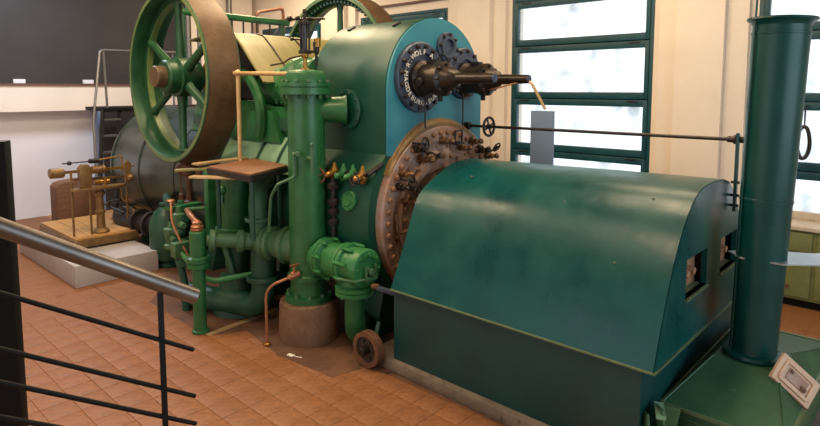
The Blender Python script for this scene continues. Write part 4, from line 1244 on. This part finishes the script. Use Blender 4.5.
# green cabinet at right
cb = thing('cabinet', 'olive green low cabinet with beige top under the right window', 'cabinet', (7.0, 0.2, 0))
CY0, CY1 = -1.2, 1.5
MB().box(6.88, 7.28, CY0, CY1, 0.09, 0.80).build('carcass', M['cab_olive'], cb, bevel=0.004)
MB().box(6.92, 7.28, CY0 + 0.02, CY1 - 0.02, 0.0, 0.09).build('plinth', M['black_paint'], cb)
MB().box(6.84, 7.29, CY0 - 0.02, CY1 + 0.02, 0.80, 0.84).build('top', M['cab_top'], cb, bevel=0.006)
MB().box(7.24, 7.29, CY0 - 0.02, CY1 + 0.02, 0.84, 0.92).build('back_strip', M['cab_top'], cb, bevel=0.006)
for i in range(5):
    a = CY1 - 0.05 - i * 0.53
    dr = MB().box(6.862, 6.884, a - 0.49, a, 0.585, 0.775).build('drawer', M['cab_olive'], cb, bevel=0.005)
    MB().rcyl((6.862, a - 0.245, 0.68), (6.84, a - 0.245, 0.68), 0.016, 0.004, 10).build('knob', M['rust'], dr)
    do = MB().box(6.862, 6.884, a - 0.49, a, 0.12, 0.57).build('door', M['cab_olive'], cb, bevel=0.005)
    for z in (0.20, 0.47):
        MB().box(6.852, 6.864, a - 0.32, a - 0.21, z, z + 0.03).rcyl((6.858, a - 0.21, z - 0.01), (6.858, a - 0.21, z + 0.04), 0.012, 0.003, 8).build('hinge', M['rust'], do)
mb = MB()
mb.tube([(7.19 + 0.012 * math.cos(t * 3), 1.14 + 0.055 * math.sin(t), 1.65 + 0.165 * math.cos(t)) for t in [2 * PI * k / 28 for k in range(28)]], 0.020, 8, True)
hk = thing('hanging_ring', 'dark narrow ring hanging in front of the right window', 'ring', (7.2, 1.14, 1.65))
mb.build('ring', M['black_iron'], hk)
MB().tube([(7.292, 1.14, 2.03), (7.20, 1.14, 2.00), (7.20, 1.14, 1.80)], 0.008, 6).build('hook', M['brown_iron'], hk)
# thin dark line on the tiles at right, built as a tube
tag(MB().tube([(5.25, 1.7, 0.02), (6.04, 1.07, 0.02), (5.93, 0.72, 0.02), (5.6, -0.2, 0.02)][1:], 0.010, 8).build('line', M['black_paint']), 'thin black cable on the tiles in front of the cabinet', 'line')

# ------------------------------------------------------------------ overhead pipe, bent rail, ladder behind
op = thing('overhead_pipe', 'green horizontal pipe with hooks high behind the crank cover', 'pipe', (4.8, 8.0, 3.2))
MB().cyl((3.9, 8.0, 3.275), (5.75, 8.0, 3.25), 0.05, n=16).build('pipe', M['mid_green'], op)
for i, x in enumerate((4.74, 4.93, 5.08, 5.17, 5.40)):
    MB().tube(fil([(x, 8.0, 3.24), (x, 8.0, 3.02), (x + 0.03, 7.97, 2.98)], 0.02), 0.014, 6).build('hook', M['brown_iron'], op)
MB().cyl((5.62, 8.0, 1.88), (5.62, 8.0, 3.25), 0.05, n=12).build('pipe_post', M['dark_green'], op)
MB().cyl((3.98, 8.0, 1.88), (3.98, 8.0, 3.25), 0.035, n=12).build('pipe_post', M['dark_green'], op)
MB().prism([(5.36, 7.98, 2.9), (5.60, 7.98, 3.22), (5.62, 7.98, 2.9)], (0, 0.04, 0)).build('gusset', M['grey_flange'], op)
mb = MB().box(3.9, 5.75, 7.7, 8.3, 1.84, 1.88)
mb.build('pipe_platform', M['dark_green'], op)
br2 = MB().tube(fil([(5.81, 9.0, 0.0), (5.82, 9.0, 3.52), (6.36, 9.0, 3.64), (6.39, 9.0, 0.0)], 0.07), 0.028, 10)
tag(br2.build('bent_rail', M['tray_brown']), 'brown bent tube arch left of the far flywheel', 'tube rail')

ld = thing('ladder_stair', 'black steel ladder stair with thin steel handrails near the dark wall', 'ladder', (3.75, 10.0, 0))
for x0, x1 in ((3.26, 3.66), (3.52, 3.92)):
    MB().beam((x0, 9.55, 0.0), (x1, 10.2, 1.86), 0.035, 0.13, up=(0, -1, 0.5)).build('stringer', M['black_paint'], ld)
for k in range(7):
    f = (k + 0.6) / 7.2
    MB().box(3.26 + 0.4 * f, 3.52 + 0.4 * f, 9.55 + 0.65 * f - 0.08, 9.55 + 0.65 * f + 0.10, 1.86 * f - 0.012, 1.86 * f + 0.012).build('tread', M['grey_tube'], ld)
MB().box(3.66, 4.8, 10.1, 11.0, 1.84, 1.90).build('landing', M['black_paint'], ld, bevel=0.004)
MB().tube(fil([(3.36, 9.7, 0.0), (3.42, 9.95, 1.70), (3.60, 10.05, 2.80), (3.66, 10.08, 2.82), (5.2, 10.4, 2.86)], 0.06), 0.020, 8).build('handrail', M['grey_tube'], ld)
MB().cyl((3.70, 10.12, 1.88), (3.66, 10.08, 2.82), 0.020, n=8).build('handrail_post', M['grey_tube'], ld)
for x in (4.55, 4.95, 5.2):
    MB().cyl((x, 10.4, 1.88), (x, 10.4, 2.86), 0.018, n=8).build('handrail_post', M['grey_tube'], ld)
MB().box(4.8, 5.8, 10.1, 11.0, 1.84, 1.90).build('landing', M['black_paint'], ld, bevel=0.004)
for x in (4.7, 5.3):
    MB().cyl((x, 10.9, 0), (x, 10.9, 1.85), 0.03, n=8).build('landing_post', M['black_paint'], ld)

# ------------------------------------------------------------------ plinth, platform scale, wooden block
tag(MB().box(2.14, 3.06, 7.0, 9.15, 0.008, 0.255).build('plinth', M['plinth'], bevel=0.006), 'low white plinth carrying the old platform scale', 'plinth')
ws = thing('platform_scale', 'old brass and wood platform scale on the white plinth', 'scale', (2.7, 8.3, 0.225))
MB().box(2.33, 3.08, 7.66, 9.05, 0.25, 0.345).build('base_frame', M['scale_iron'], ws, bevel=0.01)
for i in range(4):
    MB().box(2.345 + 0.183 * i, 2.345 + 0.183 * i + 0.178, 7.68, 9.03, 0.345, 0.365).build('platform_board', M['scale_wood'], ws, bevel=0.003)
for x in (2.40, 3.00):
    for y in (7.74, 8.96):
        MB().rcyl((x, y, 0.225), (x, y, 0.275), 0.045, 0.006, 12).build('foot', M['scale_iron'], ws)
SY_ = 7.86
MB().lathe((2.70, SY_, 0.365), (0, 0, 1), [(0, 0.095), (0.02, 0.10), (0.05, 0.07), (0.06, 0.052), (0.24, 0.046), (0.26, 0.062), (0.28, 0.062), (0.29, 0.046), (0.46, 0.042), (0.48, 0.06), (0.52, 0.065), (0.54, 0.05), (0.56, 0.05)], 24).build('pillar', M['scale_iron'], ws)
# upper deck plate, an irregular bronze casting
MB().prism([(2.36, SY_ - 0.06, 0.92), (2.60, SY_ - 0.10, 0.92), (2.90, SY_ - 0.08, 0.92), (3.04, SY_ + 0.0, 0.92), (2.98, SY_ + 0.10, 0.92), (2.60, SY_ + 0.12, 0.92), (2.40, SY_ + 0.08, 0.92)], (0, 0, 0.03)).build('deck', M['scale_iron'], ws, bevel=0.006)
for x, y, z1 in [(2.385, SY_, 1.15), (2.57, SY_ - 0.05, 0.93), (3.04, SY_ + 0.02, 1.0)]:
    MB().cyl((x, y, 0.36), (x, y, z1), 0.013, n=10).build('guide_rod', M['scale_iron'], ws)
MB().beam((2.25, SY_, 1.165), (3.10, SY_ + 0.02, 1.16), 0.022, 0.034).build('weigh_beam', M['brass'], ws)
MB().beam((2.42, SY_ + 0.05, 1.06), (3.05, SY_ + 0.08, 1.03), 0.02, 0.03).build('lower_beam', M['scale_iron'], ws)
MB().rcyl((2.15, SY_, 1.165), (2.31, SY_, 1.165), 0.062, 0.012, 20).build('counterweight', M['scale_iron'], ws)
MB().rcyl((2.62, SY_, 1.165), (2.74, SY_, 1.165), 0.048, 0.008, 20).rcyl((2.74, SY_, 1.165), (2.77, SY_, 1.165), 0.055, 0.004, 20).build('poise', M['scale_iron'], ws)
MB().prism([(2.48, SY_ - 0.04, 0.95), (2.47, SY_ - 0.04, 1.20), (2.51, SY_ - 0.04, 1.24), (2.58, SY_ - 0.04, 1.24), (2.62, SY_ - 0.04, 1.18), (2.60, SY_ - 0.04, 0.95)], (0, 0.10, 0)).build('beam_stand', M['scale_iron'], ws, bevel=0.006)
MB().cyl((2.30, SY_ + 0.02, 1.27), (2.66, SY_ + 0.02, 1.275), 0.008, n=8).rcyl((2.36, SY_ + 0.02, 1.27), (2.40, SY_ + 0.02, 1.27), 0.025, 0.004, 12).rcyl((2.60, SY_ + 0.02, 1.275), (2.72, SY_ + 0.02, 1.275), 0.030, 0.006, 12).build('fine_poise', M['black_iron'], ws)
MB().tube(fil([(2.66, SY_ + 0.02, 1.275), (2.98, SY_ + 0.03, 1.31), (3.0, SY_ + 0.03, 1.30), (3.0, SY_ + 0.03, 1.10)], 0.02), 0.010, 8).build('top_bar', M['brass'], ws)
MB().prism([(3.02, SY_ - 0.01, 0.95), (3.02, SY_ - 0.01, 1.22), (3.06, SY_ - 0.01, 1.25), (3.10, SY_ - 0.01, 1.20), (3.08, SY_ - 0.01, 0.95)], (0, 0.04, 0)).cyl((3.0, SY_, 1.15), (3.16, SY_ + 0.04, 1.17), 0.010, n=8).sphere((3.08, SY_, 1.02), 0.05, 10).build('end_guide', M['scale_iron'], ws)
MB().rcyl((2.66, SY_ + 0.04, 1.0), (2.84, SY_ + 0.04, 1.0), 0.03, 0.006, 12).cyl((2.78, SY_ + 0.02, 0.95), (2.78, SY_ + 0.02, 1.05), 0.02, n=10).build('knife_block', M['brass'], ws)
MB().cyl((2.52, SY_, 1.0), (2.52, SY_, 0.93), 0.03, n=10).build('knife_block', M['brass'], ws)
MB().tube(fil([(2.96, SY_, 0.92), (2.97, SY_, 0.76), (3.02, SY_, 0.70), (3.03, SY_, 0.80)], 0.03), 0.012, 8).build('lock_lever', M['scale_iron'], ws)

ws.location = Vector(ws.location) + V(0.03, 0.0, 0.03)
MB2 = MB().prism([(2.66, 9.3, 0.012), (2.66, 9.3, 0.80), (2.70, 9.3, 0.85), (2.78, 9.3, 0.87), (3.12, 9.3, 0.89), (3.20, 9.3, 0.86), (3.24, 9.3, 0.80), (3.26, 9.3, 0.012)], (0, 0.30, 0))
tag(MB2.build('wooden_block', M['block_wood'], bevel=0.015), 'upright brown wooden block behind the platform scale', 'wooden block')
tag(MB().prism([(3.33, 8.75, 0.006), (3.36, 8.75, 0.50), (3.48, 8.75, 0.50), (3.48, 8.75, 0.006)], (0, 0.06, 0)).build('white_panel', M['plinth'], bevel=0.004), 'small white panel leaning beside the rear barrel', 'panel')

# ------------------------------------------------------------------ stair railing in the foreground
rl = thing('stair_railing', 'steel handrail with thin black bars descending across the left foreground', 'railing', (0.66, 1.55, 0))
pe = V(0.771, 1.526, 1.621)
dd = V(0.988, -0.142, -0.600)


def P(s, dz=0.0):
    return pe - dd * s + V(0, 0, dz)


MB().rcyl(P(0.9), P(0.0), 0.0215, 0.006, 24).build('handrail', M['steel'], rl, label='satin steel round handrail')
for dz in (-0.158, -0.294, -0.376, -0.462):
    MB().rcyl(P(0.9, dz), P(0.014, dz), 0.0062, 0.002, 12).build('bar', M['black_paint'], rl)
b0 = P(0.098)
MB().box(b0.x - 0.007, b0.x + 0.007, b0.y - 0.005, b0.y + 0.005, 0.012, b0.z - 0.005).build('post', M['black_paint'], rl, bevel=0.002)
b1 = P(0.85)
MB().box(b1.x - 0.009, b1.x + 0.009, b1.y - 0.005, b1.y + 0.005, 0.012, b1.z - 0.005).build('post', M['black_paint'], rl, bevel=0.002)
tag(MB().prism([(0.30, 2.42, 0.012), (0.532, 2.30, 0.012), (0.50, 2.24, 0.012), (0.27, 2.36, 0.012)], (0, 0, 2.02)).build('black_post', M['black_paint'], bevel=0.004), 'broad black upright post at the left edge behind the handrail', 'post')

# white floor marker
fm = thing('floor_marker', 'tiny white number tag lying on the tiles before the pier', 'tag', (2.77, 3.90, 0.012))
MB().cbox((2.765, 3.90, 0.016), 0.035, 0.06, 0.006, Matrix.Rotation(R(10), 3, 'Z')).build('tag_card', M['white_paint'], fm)
MB().beam((2.775, 3.87, 0.014), (2.80, 3.80, 0.014), 0.008, 0.004).build('tag_wire', M['white_paint'], fm)
